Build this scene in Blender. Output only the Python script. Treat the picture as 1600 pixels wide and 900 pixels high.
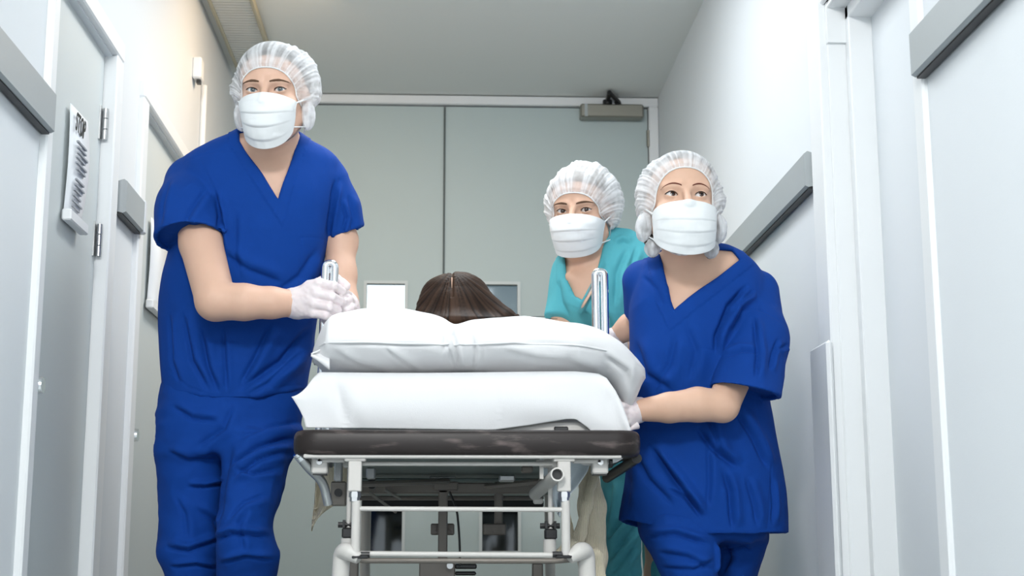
import bpy, math, random
import numpy as np
from mathutils import Vector, Matrix

for o in list(bpy.data.objects): bpy.data.objects.remove(o)
SC = bpy.context.scene
COL = SC.collection
random.seed(4)
RNG = np.random.RandomState(7)

# ------------------------------------------------------------------ camera
FPX = 2270.0
CAMPOS = np.array([0.0, 0.0, 0.62])
def cam_axes():
    r = math.radians(0.4)
    d = np.array([690-800, 450-880, -FPX]); d /= np.linalg.norm(d)
    u = np.array([math.sin(r), math.cos(r), 0]); u -= u.dot(d)*d; u /= np.linalg.norm(u)
    return np.array([np.cross(d, u), d, u])
CR = cam_axes()
cd = bpy.data.cameras.new('camera'); cam = bpy.data.objects.new('camera', cd); COL.objects.link(cam)
cd.sensor_width = 36; cd.lens = FPX/1600*36
cd.clip_start = 0.05; cd.clip_end = 50
M = Matrix.Identity(4)
for i in range(3):
    for j in range(3): M[i][j] = CR[i][j]
    M[i][3] = CAMPOS[i]
cam.matrix_world = M
cd.dof.use_dof = True; cd.dof.focus_distance = 3.35; cd.dof.aperture_fstop = 7.0
SC.camera = cam
def P(px, py, Y):
    """photo point at corridor depth Y -> world point"""
    v = CR @ np.array([px-800, 450-py, -FPX]); t = (Y-CAMPOS[1])/v[1]
    return CAMPOS + v*t
def PX(px, py, X):
    v = CR @ np.array([px-800, 450-py, -FPX]); t = (X-CAMPOS[0])/v[0]
    return CAMPOS + v*t

# ------------------------------------------------------------------ light
w = bpy.data.worlds.new('world'); SC.world = w; w.use_nodes = True
bg = w.node_tree.nodes['Background']
bg.inputs[0].default_value = (0.86, 0.93, 1.0, 1); bg.inputs[1].default_value = 1.0
def area(name, loc, target, sx, sy, power, color):
    l = bpy.data.lights.new(name, 'AREA'); l.shape = 'RECTANGLE'; l.size = sx; l.size_y = sy
    l.energy = power; l.color = color
    o = bpy.data.objects.new(name, l); COL.objects.link(o); o.location = loc
    o.rotation_euler = (Vector(target)-Vector(loc)).to_track_quat('-Z', 'Y').to_euler()
    return o
area('key_light', (-0.4, 0.1, 2.40), (0.2, 3.5, 1.1), 0.5, 0.3, 44, (1.0, 0.985, 0.965))
area('front_fill_light', (0.2, -1.2, 1.7), (0.1, 3.5, 1.1), 1.2, 1.0, 15, (0.93, 0.97, 1.0))
area('corridor_overhead_fill', (0.1, 3.75, 2.53), (0.1, 3.75, 0), 0.5, 1.2, 22, (0.93, 0.97, 1.0))  # added area light out of view, brightens heads, bedding and end doors
area('near_overhead_fill', (0.05, 1.0, 2.53), (0.05, 1.0, 0), 0.6, 1.2, 10, (0.93, 0.97, 1.0))  # added area light out of view, lifts the near walls
area('back_ceiling_lamp', (-0.42, 4.6, 2.53), (-0.75, 4.8, 1.6), 0.25, 1.0, 11, (1.0, 0.68, 0.38))
SC.view_settings.view_transform = 'Standard'
SC.view_settings.look = 'None'
SC.view_settings.exposure = 0.03
SC.view_settings.gamma = 1.0
SC.view_settings.use_curve_mapping = False

# ------------------------------------------------------------------ materials
def mat(name, col, rough=0.6, metal=0.0, bump=0.0, bscale=200, var=0.0, vscale=6, sheen=0.0, trans=0.0,
        emit=0.0, coat=0.0, sss=0.0, weave=False, spec=None):
    m = bpy.data.materials.new(name); m.use_nodes = True
    nt = m.node_tree; b = nt.nodes['Principled BSDF']
    b.inputs['Base Color'].default_value = (*col, 1); b.inputs['Roughness'].default_value = rough
    b.inputs['Metallic'].default_value = metal
    if spec is not None: b.inputs['Specular IOR Level'].default_value = spec
    if sheen: b.inputs['Sheen Weight'].default_value = sheen
    if coat: b.inputs['Coat Weight'].default_value = coat
    if trans: b.inputs['Transmission Weight'].default_value = trans
    if sss:
        b.inputs['Subsurface Weight'].default_value = sss; b.inputs['Subsurface Scale'].default_value = 0.008
        b.inputs['Subsurface Radius'].default_value = (1, .35, .2)
    if emit:
        b.inputs['Emission Color'].default_value = (*col, 1); b.inputs['Emission Strength'].default_value = emit
    tc = nt.nodes.new('ShaderNodeTexCoord')
    if var:
        n = nt.nodes.new('ShaderNodeTexNoise'); n.inputs['Scale'].default_value = vscale; n.inputs['Detail'].default_value = 5
        nt.links.new(tc.outputs['Object'], n.inputs['Vector'])
        mx = nt.nodes.new('ShaderNodeMix'); mx.data_type = 'RGBA'
        mx.inputs[6].default_value = (*[c*(1-var) for c in col], 1); mx.inputs[7].default_value = (*[min(1, c*(1+var)) for c in col], 1)
        nt.links.new(n.outputs[0], mx.inputs[0]); nt.links.new(mx.outputs[2], b.inputs['Base Color'])
    if bump:
        if weave:
            n = nt.nodes.new('ShaderNodeTexWave'); n.inputs['Distortion'].default_value = 3
        else:
            n = nt.nodes.new('ShaderNodeTexNoise'); n.inputs['Detail'].default_value = 4
        n.inputs['Scale'].default_value = bscale
        nt.links.new(tc.outputs['Object'], n.inputs['Vector'])
        bp = nt.nodes.new('ShaderNodeBump'); bp.inputs['Strength'].default_value = bump; bp.inputs['Distance'].default_value = 0.002
        nt.links.new(n.outputs[0], bp.inputs['Height']); nt.links.new(bp.outputs[0], b.inputs['Normal'])
    return m
def sheer(name, col, alpha_lo, alpha_hi, scale=(60, 60, 60), rough=0.6):
    """thin non-woven fabric: part diffuse, part translucent, part see-through, in streaks"""
    m = bpy.data.materials.new(name); m.use_nodes = True; nt = m.node_tree; nt.nodes.clear()
    out = nt.nodes.new('ShaderNodeOutputMaterial'); df = nt.nodes.new('ShaderNodeBsdfDiffuse'); tl = nt.nodes.new('ShaderNodeBsdfTranslucent')
    tp = nt.nodes.new('ShaderNodeBsdfTransparent'); m1 = nt.nodes.new('ShaderNodeMixShader'); m2 = nt.nodes.new('ShaderNodeMixShader')
    df.inputs[0].default_value = (*col, 1); tl.inputs[0].default_value = (*col, 1); m1.inputs[0].default_value = 0.3
    nt.links.new(df.outputs[0], m1.inputs[1]); nt.links.new(tl.outputs[0], m1.inputs[2])
    at = nt.nodes.new('ShaderNodeAttribute'); at.attribute_name = 'pleat'
    n = nt.nodes.new('ShaderNodeTexNoise'); n.inputs['Scale'].default_value = 90; n.inputs['Detail'].default_value = 3
    tc = nt.nodes.new('ShaderNodeTexCoord'); nt.links.new(tc.outputs['Object'], n.inputs['Vector'])
    ad = nt.nodes.new('ShaderNodeMath'); ad.operation = 'MULTIPLY_ADD'; ad.inputs[1].default_value = 0.35
    nt.links.new(n.outputs[0], ad.inputs[0]); nt.links.new(at.outputs['Fac'], ad.inputs[2])
    mr = nt.nodes.new('ShaderNodeMapRange'); mr.inputs[1].default_value = 0.1; mr.inputs[2].default_value = 1.0
    mr.inputs[3].default_value = alpha_lo; mr.inputs[4].default_value = alpha_hi
    nt.links.new(ad.outputs[0], mr.inputs[0])
    nt.links.new(mr.outputs[0], m2.inputs[0]); nt.links.new(tp.outputs[0], m2.inputs[1]); nt.links.new(m1.outputs[0], m2.inputs[2])
    nt.links.new(m2.outputs[0], out.inputs[0])
    return m
def hair_mat(name, dark, light):
    m = mat(name, dark, 0.6, spec=.18)
    nt = m.node_tree; b = nt.nodes['Principled BSDF']
    at = nt.nodes.new('ShaderNodeAttribute'); at.attribute_name = 'strand'
    cr = nt.nodes.new('ShaderNodeMix'); cr.data_type = 'RGBA'; cr.inputs[6].default_value = (*dark, 1); cr.inputs[7].default_value = (*light, 1)
    nt.links.new(at.outputs['Fac'], cr.inputs[0]); nt.links.new(cr.outputs[2], b.inputs['Base Color'])
    return m
MAT = dict(
    wall=mat('painted_wall', (0.69, 0.725, 0.75), 0.75, bump=0.12, bscale=350, var=0.015, vscale=3),
    ceiling=mat('ceiling_paint', (0.74, 0.765, 0.75), 0.8, bump=0.1, bscale=300),
    floor=mat('vinyl_floor', (0.42, 0.46, 0.46), 0.35, var=0.06, vscale=20),
    door=mat('door_paint', (0.58, 0.625, 0.625), 0.55, bump=0.1, bscale=300, var=0.02, vscale=4),
    enddoor=mat('end_door_paint', (0.45, 0.53, 0.53), 0.55, bump=0.1, bscale=300, var=0.02, vscale=4),
    trim=mat('white_trim', (0.78, 0.80, 0.81), 0.5),
    rail=mat('grey_wall_guard', (0.36, 0.39, 0.40), 0.5, bump=0.15, bscale=400),
    seal=mat('dark_gap', (0.10, 0.12, 0.12), 0.8),
    chrome=mat('chrome', (0.85, 0.87, 0.9), 0.09, 1.0),
    steel=mat('satin_steel', (0.55, 0.56, 0.56), 0.3, 1.0),
    bronze=mat('door_closer_metal', (0.33, 0.32, 0.28), 0.38, 1.0),
    black=mat('black_plastic', (0.012, 0.012, 0.013), 0.4),
    glass=mat('dark_glass', (0.16, 0.22, 0.25), 0.12),
    frame=mat('enamel_white', (0.60, 0.58, 0.55), 0.4, var=0.04, vscale=12),
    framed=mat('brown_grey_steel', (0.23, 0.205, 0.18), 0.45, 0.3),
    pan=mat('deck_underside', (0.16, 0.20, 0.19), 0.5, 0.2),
    linen=mat('white_linen', (0.77, 0.775, 0.785), 0.85, bump=0.15, bscale=500),
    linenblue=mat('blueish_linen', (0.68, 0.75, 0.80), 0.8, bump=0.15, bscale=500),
    blanket=mat('cream_blanket', (0.86, 0.77, 0.58), 0.9, bump=0.9, bscale=130, weave=True, var=0.08, vscale=40),
    blue=mat('royal_blue_scrub', (0.0015, 0.044, 0.265), 0.85, bump=0.25, bscale=700, var=0.06, vscale=15, spec=.2),
    teal=mat('teal_scrub', (0.085, 0.385, 0.45), 0.85, spec=.25, bump=0.25, bscale=700, var=0.05, vscale=15),
    brownshirt=mat('dark_brown_undershirt', (0.05, 0.02, 0.015), 0.8),
    skin=mat('fair_skin', (0.66, 0.42, 0.31), 0.55, sss=0.06, var=0.05, vscale=25),
    skinw=mat('warm_skin', (0.67, 0.425, 0.305), 0.55, sss=0.06, var=0.05, vscale=25),
    eyewhite=mat('eye_white', (0.72, 0.70, 0.69), 0.2, coat=0.5),
    irisblue=mat('iris_grey_blue', (0.11, 0.15, 0.17), 0.2, coat=0.6),
    irisbrown=mat('iris_brown', (0.06, 0.025, 0.012), 0.2, coat=0.6),
    pupil=mat('pupil_black', (0.004, 0.004, 0.004), 0.1),
    brow=mat('brow_brown', (0.10, 0.05, 0.025), 0.8, var=0.3, vscale=300),
    browred=mat('brow_auburn', (0.14, 0.035, 0.02), 0.8),
    lash=mat('eyelash_dark', (0.03, 0.015, 0.01), 0.8),
    mask=mat('mask_white', (0.76, 0.79, 0.80), 0.85, bump=0.12, bscale=900),
    hairdark=hair_mat('hair_dark', (0.018, 0.014, 0.012), (0.05, 0.04, 0.035)),
    hairbrown=hair_mat('hair_brown', (0.007, 0.0035, 0.002), (0.062, 0.031, 0.017)),
    hairlight=hair_mat('hair_light_brown', (0.11, 0.08, 0.06), (0.22, 0.17, 0.13)),
    cap=sheer('bouffant_nonwoven', (0.88, 0.90, 0.92), 0.30, 0.94),
    glove=mat('latex_glove', (0.78, 0.70, 0.71), 0.38, sss=0.1, var=0.05, vscale=60),
    gown=mat('gown_cotton', (0.55, 0.62, 0.66), 0.8),
    paper=mat('paper', (0.80, 0.83, 0.86), 0.8),
    ink=mat('ink_grey', (0.35, 0.37, 0.40), 0.9),
    shoe=mat('white_clog', (0.6, 0.6, 0.6), 0.5),
    diffuser=mat('ribbed_diffuser', (0.62, 0.64, 0.62), 0.4),
)
def wrinkle(m, scale, dist, stretch=(1, 1, .55)):
    nt = m.node_tree; b = nt.nodes['Principled BSDF']; tc = nt.nodes.new('ShaderNodeTexCoord'); mp = nt.nodes.new('ShaderNodeMapping'); mp.inputs['Scale'].default_value = stretch
    n = nt.nodes.new('ShaderNodeTexNoise'); n.noise_type = 'RIDGED_MULTIFRACTAL'; n.inputs['Scale'].default_value = scale; n.inputs['Detail'].default_value = 2.5; n.inputs['Distortion'].default_value = .6
    bp = nt.nodes.new('ShaderNodeBump'); bp.inputs['Strength'].default_value = 1; bp.inputs['Distance'].default_value = dist
    nt.links.new(tc.outputs['Object'], mp.inputs[0]); nt.links.new(mp.outputs[0], n.inputs['Vector']); nt.links.new(n.outputs[0], bp.inputs['Height'])
    old = b.inputs['Normal'].links[0].from_node if b.inputs['Normal'].links else None
    if old: nt.links.new(bp.outputs[0], old.inputs['Normal'])
    else: nt.links.new(bp.outputs[0], b.inputs['Normal'])
wrinkle(MAT['blue'], 7, .0035); wrinkle(MAT['teal'], 7, .0035); wrinkle(MAT['linen'], 5, .0018)
# worn scuffs on the bumper
mb = mat('dark_vinyl_bumper', (0.03, 0.022, 0.02), 0.42, spec=.35)
nt = mb.node_tree; b = nt.nodes['Principled BSDF']; tc = nt.nodes.new('ShaderNodeTexCoord'); mp = nt.nodes.new('ShaderNodeMapping')
mp.inputs['Scale'].default_value = (14, 30, 60); n = nt.nodes.new('ShaderNodeTexNoise'); n.inputs['Scale'].default_value = 1; n.inputs['Detail'].default_value = 7
cr = nt.nodes.new('ShaderNodeValToRGB'); cr.color_ramp.elements[0].position = 0.56; cr.color_ramp.elements[0].color = (0.017, 0.012, 0.011, 1)
cr.color_ramp.elements[1].position = 0.78; cr.color_ramp.elements[1].color = (0.13, 0.10, 0.095, 1)
nt.links.new(tc.outputs['Object'], mp.inputs[0]); nt.links.new(mp.outputs[0], n.inputs['Vector']); nt.links.new(n.outputs[0], cr.inputs[0]); nt.links.new(cr.outputs[0], b.inputs['Base Color'])
MAT['bumper'] = mb

# ------------------------------------------------------------------ object helpers
def mesh_obj(name, V, F, m, parent=None, smooth=True, attr=None):
    me = bpy.data.meshes.new(name)
    if isinstance(F, np.ndarray):
        nf, k = F.shape
        me.vertices.add(len(V)); me.vertices.foreach_set('co', np.asarray(V, np.float32).ravel())
        me.loops.add(nf*k); me.loops.foreach_set('vertex_index', F.astype(np.int32).ravel())
        me.polygons.add(nf); me.polygons.foreach_set('loop_start', np.arange(0, nf*k, k, dtype=np.int32))
        me.update(calc_edges=True); me.validate()
    else:
        me.from_pydata([tuple(v) for v in V], [], F); me.update()
    if smooth: me.polygons.foreach_set('use_smooth', [True]*len(me.polygons))
    if attr:
        for k_, a in attr.items():
            at = me.attributes.new(k_, 'FLOAT', 'POINT'); at.data.foreach_set('value', np.asarray(a, np.float32))
    me.materials.append(MAT[m] if isinstance(m, str) else m)
    o = bpy.data.objects.new(name, me); COL.objects.link(o)
    if parent is not None: put_parent(o, parent)
    return o
def put_parent(o, parent):
    o.parent = parent
    o.matrix_parent_inverse = Matrix.Identity(4)
def thing(name, label, cat, loc=(0, 0, 0), group=None):
    o = bpy.data.objects.new(name, None); COL.objects.link(o); o.location = loc
    o['label'] = label; o['category'] = cat
    if group: o['group'] = group
    o.empty_display_size = 0.1
    return o
def tag(o, label, cat, group=None):
    o['label'] = label; o['category'] = cat
    if group: o['group'] = group
    return o
class MB:
    """collects boxes, tubes, lathes into one mesh"""
    def __init__(s): s.V = []; s.F = []
    def add(s, V, F):
        n = len(s.V); s.V += [tuple(v) for v in V]; s.F += [tuple(i+n for i in f) for f in F]; return s
    def box(s, a, b, bev=0.0):
        a, b = np.minimum(a, b).astype(float), np.maximum(a, b).astype(float)
        bev = min(bev, (b-a).min()*0.45)
        if bev <= 0:
            V = [(x, y, z) for x in (a[0], b[0]) for y in (a[1], b[1]) for z in (a[2], b[2])]
            return s.add(V, [(0, 1, 3, 2), (4, 6, 7, 5), (0, 4, 5, 1), (2, 3, 7, 6), (0, 2, 6, 4), (1, 5, 7, 3)])
        bm_ = []
        c = (a+b)/2; h = (b-a)/2-bev
        # chamfered box: 24 vertices
        V = []; idx = {}
        for sx in (-1, 1):
            for sy in (-1, 1):
                for sz in (-1, 1):
                    for k in range(3):
                        e = np.array([sx, sy, sz])*h; e[k] += (sx, sy, sz)[k]*bev
                        idx[(sx, sy, sz, k)] = len(V); V.append(c+e)
        F = []
        for k in range(3):
            i, j = [(1, 2), (2, 0), (0, 1)][k]
            for sg in (-1, 1):
                q = []
                for (p, r) in ((-1, -1), (1, -1), (1, 1), (-1, 1)):
                    t = [0, 0, 0]; t[k] = sg; t[i] = p; t[j] = r; q.append(idx[(*t, k)])
                F.append(q if sg > 0 else q[::-1])
                for sj in (-1, 1):    # edge chamfers between face k and face i
                    if True:
                        for si in (-1, 1):
                            t0 = [0, 0, 0]; t0[k] = sg; t0[i] = si; t0[j] = -1
                            t1 = [0, 0, 0]; t1[k] = sg; t1[i] = si; t1[j] = 1
                            if sj == 1: F.append([idx[(*t0, k)], idx[(*t1, k)], idx[(*t1, i)], idx[(*t0, i)]] if sg*si > 0 else [idx[(*t0, i)], idx[(*t1, i)], idx[(*t1, k)], idx[(*t0, k)]])
        for sx in (-1, 1):
            for sy in (-1, 1):
                for sz in (-1, 1):
                    q = [idx[(sx, sy, sz, 0)], idx[(sx, sy, sz, 1)], idx[(sx, sy, sz, 2)]]
                    F.append(q if sx*sy*sz > 0 else q[::-1])
        return s.add(V, F)
    def tube(s, pts, r, n=14, caps=True, closed=False):
        pts = [np.array(p, float) for p in pts]
        m = len(pts); R = r if hasattr(r, '__len__') else [r]*m
        V = []; F = []; prev = None
        for i in range(m):
            if closed: t = pts[(i+1) % m]-pts[i-1]
            else: t = pts[min(i+1, m-1)]-pts[max(i-1, 0)]
            t = t/(np.linalg.norm(t)+1e-9)
            if prev is None:
                a = np.array([0, 0, 1.]) if abs(t[2]) < .9 else np.array([1., 0, 0])
            else: a = prev
            u = a-t*a.dot(t); u /= np.linalg.norm(u); prev = u; v = np.cross(t, u)
            for k in range(n):
                q = 2*math.pi*k/n; V.append(pts[i]+R[i]*(u*math.cos(q)+v*math.sin(q)))
        for i in range(m if closed else m-1):
            for k in range(n):
                a = i*n+k; b = i*n+(k+1) % n; c = ((i+1) % m)*n+(k+1) % n; d = ((i+1) % m)*n+k
                F.append((a, b, c, d))
        if caps and not closed: F.append(tuple(range(n))[::-1]); F.append(tuple((m-1)*n+k for k in range(n)))
        return s.add(V, F)
    def build(s, name, m, parent=None, smooth=False, bevel=0.0):
        o = mesh_obj(name, s.V, s.F, m, parent, smooth)
        if smooth:
            o.data.shade_smooth() if hasattr(o.data, 'shade_smooth') else None
            sh = o.modifiers.new('edges', 'EDGE_SPLIT'); sh.split_angle = math.radians(40)
        return o
def struct(o): o['kind'] = 'structure'; return o
def fillet(pts, r, n=6):
    pts = [np.array(p, float) for p in pts]; out = [pts[0]]
    for i in range(1, len(pts)-1):
        a = pts[i-1]-pts[i]; b = pts[i+1]-pts[i]; la, lb = np.linalg.norm(a), np.linalg.norm(b); k = min(r, la*.48, lb*.48)
        p0 = pts[i]+a/la*k; p1 = pts[i]+b/lb*k
        for j in range(n+1):
            t = j/n; out.append((1-t)**2*p0+2*t*(1-t)*pts[i]+t*t*p1)
    out.append(pts[-1]); return out

# ------------------------------------------------------------------ setting
XL, XR, YB, YF, ZC = -0.85, 0.90, 5.85, -2.2, 2.53+0.02
T = 0.12
# right wall with its doorway Y 2.62..3.24
RD0, RD1, RDX, RDT = 2.60, 3.24, 1.0, 1.925
struct(MB().box((XR, RD1, 0), (XR+T, YB+T, ZC)).box((XR, YF, 0), (XR+T, RD0, ZC)).box((XR, RD0, RDT), (XR+T, RD1, ZC)).build('wall_right', 'wall'))
struct(MB().box((XL-T, YF, 0), (XL, 3.03, ZC)).box((XL-T, 3.60, 0), (XL, 3.97, ZC)).box((XL-T, 4.86, 0), (XL, YB+T, ZC))
       .box((XL-T, 3.03, 1.895), (XL, 3.60, ZC)).box((XL-T, 3.97, 1.895), (XL, 4.86, ZC)).build('wall_left', 'wall'))
struct(MB().box((XL-T, YF, -0.1), (XR+T, YB+.06, 0)).build('floor', 'floor'))
struct(MB().box((XL-T, YF, ZC), (XR+T, YB+T, ZC+0.1)).build('ceiling', 'ceiling'))
# end wall strip above / beside the double door
FZ = 2.508
struct(MB().box((XL, YB+0.02, FZ+0.03), (XR, YB+T, ZC)).box((0.875, YB+0.02, 0), (XR, YB+T, ZC)).box((XL, YB+0.02, 0), (-0.825, YB+T, ZC)).build('wall_back', 'wall'))
struct(MB().box((XL+.001, YB-0.015, FZ), (XR-.001, YB+0.04, ZC-.004), .004).box((0.857, YB-0.014, 0), (XR-.001, YB+0.04, FZ), .004)
       .box((XL+.001, YB-0.014, 0), (-0.822, YB+0.04, FZ), .004).build('trim_1', 'trim'))
# double door with tall vision panels
def end_leaf(n, x0, x1, wx0, wx1):
    z0, z1 = 0.655, 1.755
    d = MB().box((x0, YB+.005, .01), (wx0, YB+.045, FZ-.006)).box((wx1, YB+.005, .01), (x1, YB+.045, FZ-.006))
    d.box((wx0, YB+.005, .01), (wx1, YB+.045, z0)).box((wx0, YB+.005, z1), (wx1, YB+.045, FZ-.006))
    o = struct(d.build('door_%d' % n, 'enddoor'))
    t = .012
    f = MB()
    for a, b in (((wx0, z0), (wx1, z0+t)), ((wx0, z1-t), (wx1, z1)), ((wx0, z0+t), (wx0+t, z1-t)), ((wx1-t, z0+t), (wx1, z1-t))):
        f.box((a[0], YB-.004, a[1]), (b[0], YB+.03, b[1]))
    fr = f.build('window_frame', 'door', o)
    MB().box((wx0+t, YB+.02, z0+t), (wx1-t, YB+.024, z1-t)).build('pane', 'pane', o)
    return o
g = bpy.data.materials.new('vision_pane'); g.use_nodes = True; nt = g.node_tree; nt.nodes.clear()
o_ = nt.nodes.new('ShaderNodeOutputMaterial'); m_ = nt.nodes.new('ShaderNodeMixShader'); t_ = nt.nodes.new('ShaderNodeBsdfTransparent'); g_ = nt.nodes.new('ShaderNodeBsdfGlossy')
t_.inputs[0].default_value = (.8, .86, .88, 1); g_.inputs['Roughness'].default_value = .05; m_.inputs[0].default_value = .1
nt.links.new(t_.outputs[0], m_.inputs[1]); nt.links.new(g_.outputs[0], m_.inputs[2]); nt.links.new(m_.outputs[0], o_.inputs[0]); MAT['pane'] = g
dl = end_leaf(4, -0.818, -0.003, -0.325, -0.146); dr = end_leaf(5, 0.003, 0.853, 0.148, 0.315)
for z in (2.37, 1.95, 0.3):
    MB().tube([(0.855, YB-.006, z-.035), (0.855, YB-.006, z+.035)], .008, 10).build('hinge', 'bronze', dr, True)
MB().box((-.004, YB-.002, .02), (.004, YB+.012, FZ-.01)).build('astragal', 'seal', dl)
# room beyond: dim, with an added glowing card imitating the reflection in the left pane
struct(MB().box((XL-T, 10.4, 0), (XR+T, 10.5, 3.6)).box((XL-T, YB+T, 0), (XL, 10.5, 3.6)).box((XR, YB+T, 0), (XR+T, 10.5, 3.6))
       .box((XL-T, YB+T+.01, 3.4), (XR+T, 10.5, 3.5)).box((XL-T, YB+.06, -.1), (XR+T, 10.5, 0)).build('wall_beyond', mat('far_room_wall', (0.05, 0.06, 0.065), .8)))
lp = thing('pane_glow_card', 'added glowing white card imitating a reflection in the left end door window', 'glow card', (-0.37, 9.0, 2.02))
MB().box((-0.26, 0, -.02), (0.26, .05, .42)).build('housing', 'trim', lp)
MB().box((-0.25, -.01, -.01), (0.25, 0, .41)).build('diffuser', mat('reflection_glow', (.95, .98, 1), .5, emit=2.2), lp)  # emissive face stands in for a reflection, no lamp here
lp2 = thing('pane_glow_card', 'added faintly glowing card that tints the right end door window blue-grey', 'glow card', (0.37, 9.0, 2.05))
MB().box((-0.3, 0, -.1), (0.28, .05, .5)).build('housing', mat('pane_tint_glow', (.30, .42, .5), .5, emit=.35), lp2)  # added card, its faint glow gives the right pane a blue-grey tone

# left doors
def left_door(n, y0, y1, zt, hinge_far=True):
    o = struct(MB().box((XL-.06, y0+.004, .01), (XL-.018, y1-.004, zt-.004)).build('door_%d' % n, 'door'))
    return o
def casing(n, y0, y1, zt, w, ww=None):
    ww = ww or w
    m = MB()
    m.box((XL-.06, y0-ww, 0), (XL+.016, y0, zt), .004).box((XL-.06, y1, 0), (XL+.016, y1+w, zt), .004)
    m.box((XL-.06, y0-ww, zt), (XL+.016, y1+w, zt+w*.75), .004)
    return struct(m.build('trim_%d' % n, 'trim'))
d1 = left_door(1, 3.03, 3.585, 1.90); casing(2, 3.03, 3.585, 1.90, .07, .045)
d2 = left_door(2, 3.99, 4.84, 1.90); casing(3, 3.99, 4.84, 1.90, .065)
def hinge(o, y, z):
    h = MB()
    for k in range(3): h.tube([(XL-.006, y, z-.04+k*.028), (XL-.006, y, z-.015+k*.028)], .007, 10)
    h.box((XL-.02, y-.018, z-.042), (XL-.014, y+.005, z+.045))
    return h.build('hinge', 'steel', o, True)
for z in (1.71, 1.41, .3): hinge(d1, 3.572, z)
for z in (1.71, 1.41): hinge(d2, 4.828, z)
def lever(o, y, z):
    pl = MB().box((XL-.02, y, z+.02), (XL-.012, y+.028, z+.11), .003).build('lock_plate', 'steel', o)
    MB().tube([(XL-.018, y+.014, z), (XL+.006, y+.014, z)], .012, 16).tube([(XL+.006, y+.014, z), (XL+.02, y+.014, z)], [.02, .017], 18).build('door_knob', 'chrome', o, True)
lever(d1, 3.035, .985); lever(d2, 4.0, .965)
MB().tube([(XL+.01, 4.9, 0.02), (XL+.01, 4.9, 2.26)], .011, 10).build('trim_7', 'trim', None, True)['kind'] = 'structure'

def notice(y0, y1, zt, zb, label, lab_paper, words):
    r = thing('notice', label, 'notice', (XL-.012, (y0+y1)/2, zb))
    N = 10; V = []; F = []
    for i in range(N+1):
        t = i/N; z = t*(zt-zb); cur = .014*math.sin(t*math.pi*.9)+.004
        for yy in ((y0-y1)/2, (y1-y0)/2):
            V.append((.001+cur*(1 if yy > 0 else .3), yy, z))
    for i in range(N): F.append((2*i, 2*i+1, 2*i+3, 2*i+2))
    o = mesh_obj('sheet', V, F, 'paper', r); s = o.modifiers.new('t', 'SOLIDIFY'); s.thickness = .0015
    h = zt-zb
    if words:
        cu = bpy.data.curves.new('lettering', 'FONT'); cu.body = 'STOP'; cu.size = .062; cu.extrude = .0004; cu.shear = .3; cu.offset = .0012
        t = bpy.data.objects.new('lettering', cu); COL.objects.link(t); put_parent(t, r)
        t.location = (.0135, (y0-y1)/2+.014, h-.056); t.rotation_euler = (math.radians(90), 0, math.radians(90)); t.scale = (.60, 1, 1)
        me = bpy.data.meshes.new_from_object(t); bpy.data.objects.remove(t); me.materials.clear(); me.materials.append(MAT['black'])
        t = bpy.data.objects.new('lettering', me); COL.objects.link(t); put_parent(t, r)
        t.location = (.0135, (y0-y1)/2+.014, h-.056); t.rotation_euler = (math.radians(90), 0, math.radians(90)); t.scale = (.60, 1, 1)
        m = MB(); rr = random.Random(3)
        for k in range(13):
            if k in (4, 6, 9): 
                if k == 6: continue
            z = h-.085-k*.0125; a = rr.uniform(.02, .035); b_ = rr.uniform(.02, .05)
            tt = z/h; cur = .014*math.sin(tt*math.pi*.9)+.004
            m.box((.004+cur*.65, -(y1-y0)/2+a, z), (.006+cur*.85, (y1-y0)/2-b_, z+.004))
        m.build('printed_lines', 'ink', r)
    MB().box((0, (y0-y1)/2-.012, -.022), (.022, (y1-y0)/2+.012, .004), .003).build('holder_clip', 'trim', r)
    return r
notice(3.245, 3.385, 1.66, 1.405, 'curled white paper sign headed STOP in a holder on nearest left door', '', True)
notice(4.20, 4.42, 1.62, 1.37, 'plain pale notice in a holder on second left door, behind the man', '', False)

# wall guards (bump rails)
def guard(x, side, y0, y1, label, ends):
    r = thing('wall_guard', label, 'wall guard', (x, y0, 1.51), 'grey wall guard rails')
    L = y1-y0; s = side
    c = MB()
    prof = [(0, .006), (.022, 0), (.03, .004), (.03, .084), (.022, .09), (0, .084)]
    V = []; F = []
    for yy in (0, L):
        for (a, b_) in prof: V.append((s*a, yy, b_))
    k = len(prof)
    for i in range(k):
        q = (i, (i+1) % k, (i+1) % k+k, i+k); F.append(q if s > 0 else q[::-1])
    F.append(tuple(range(k))); F.append(tuple(range(k, 2*k))[::-1])
    c.add(V, F).build('cover', 'rail', r)
    MB().box((s*.004, .002, -.003), (s*.02, L-.002, .002)).build('lower_lip', 'black', r)
    if ends:
        ye = ends == 'start' and 0 or L
        MB().box((0, ye-.014, -.002), (s*.032, ye+.014, .092), .004).build('end_cap', mat('guard_cap', (.62, .65, .68), .5), r)
guard(XL, 1, -.5, 2.985, 'grey wall guard rail on near left wall, cut by the photo edge', None)
guard(XL, 1, 3.69, 3.93, 'short grey wall guard rail between the two left doors', 'start')
guard(XR, -1, 3.36, 5.2, 'grey wall guard rail on right wall behind the woman in blue', 'start')
guard(XR, -1, -.5, 2.555, 'grey wall guard rail on near right wall, right of the doorway', None)

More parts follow.
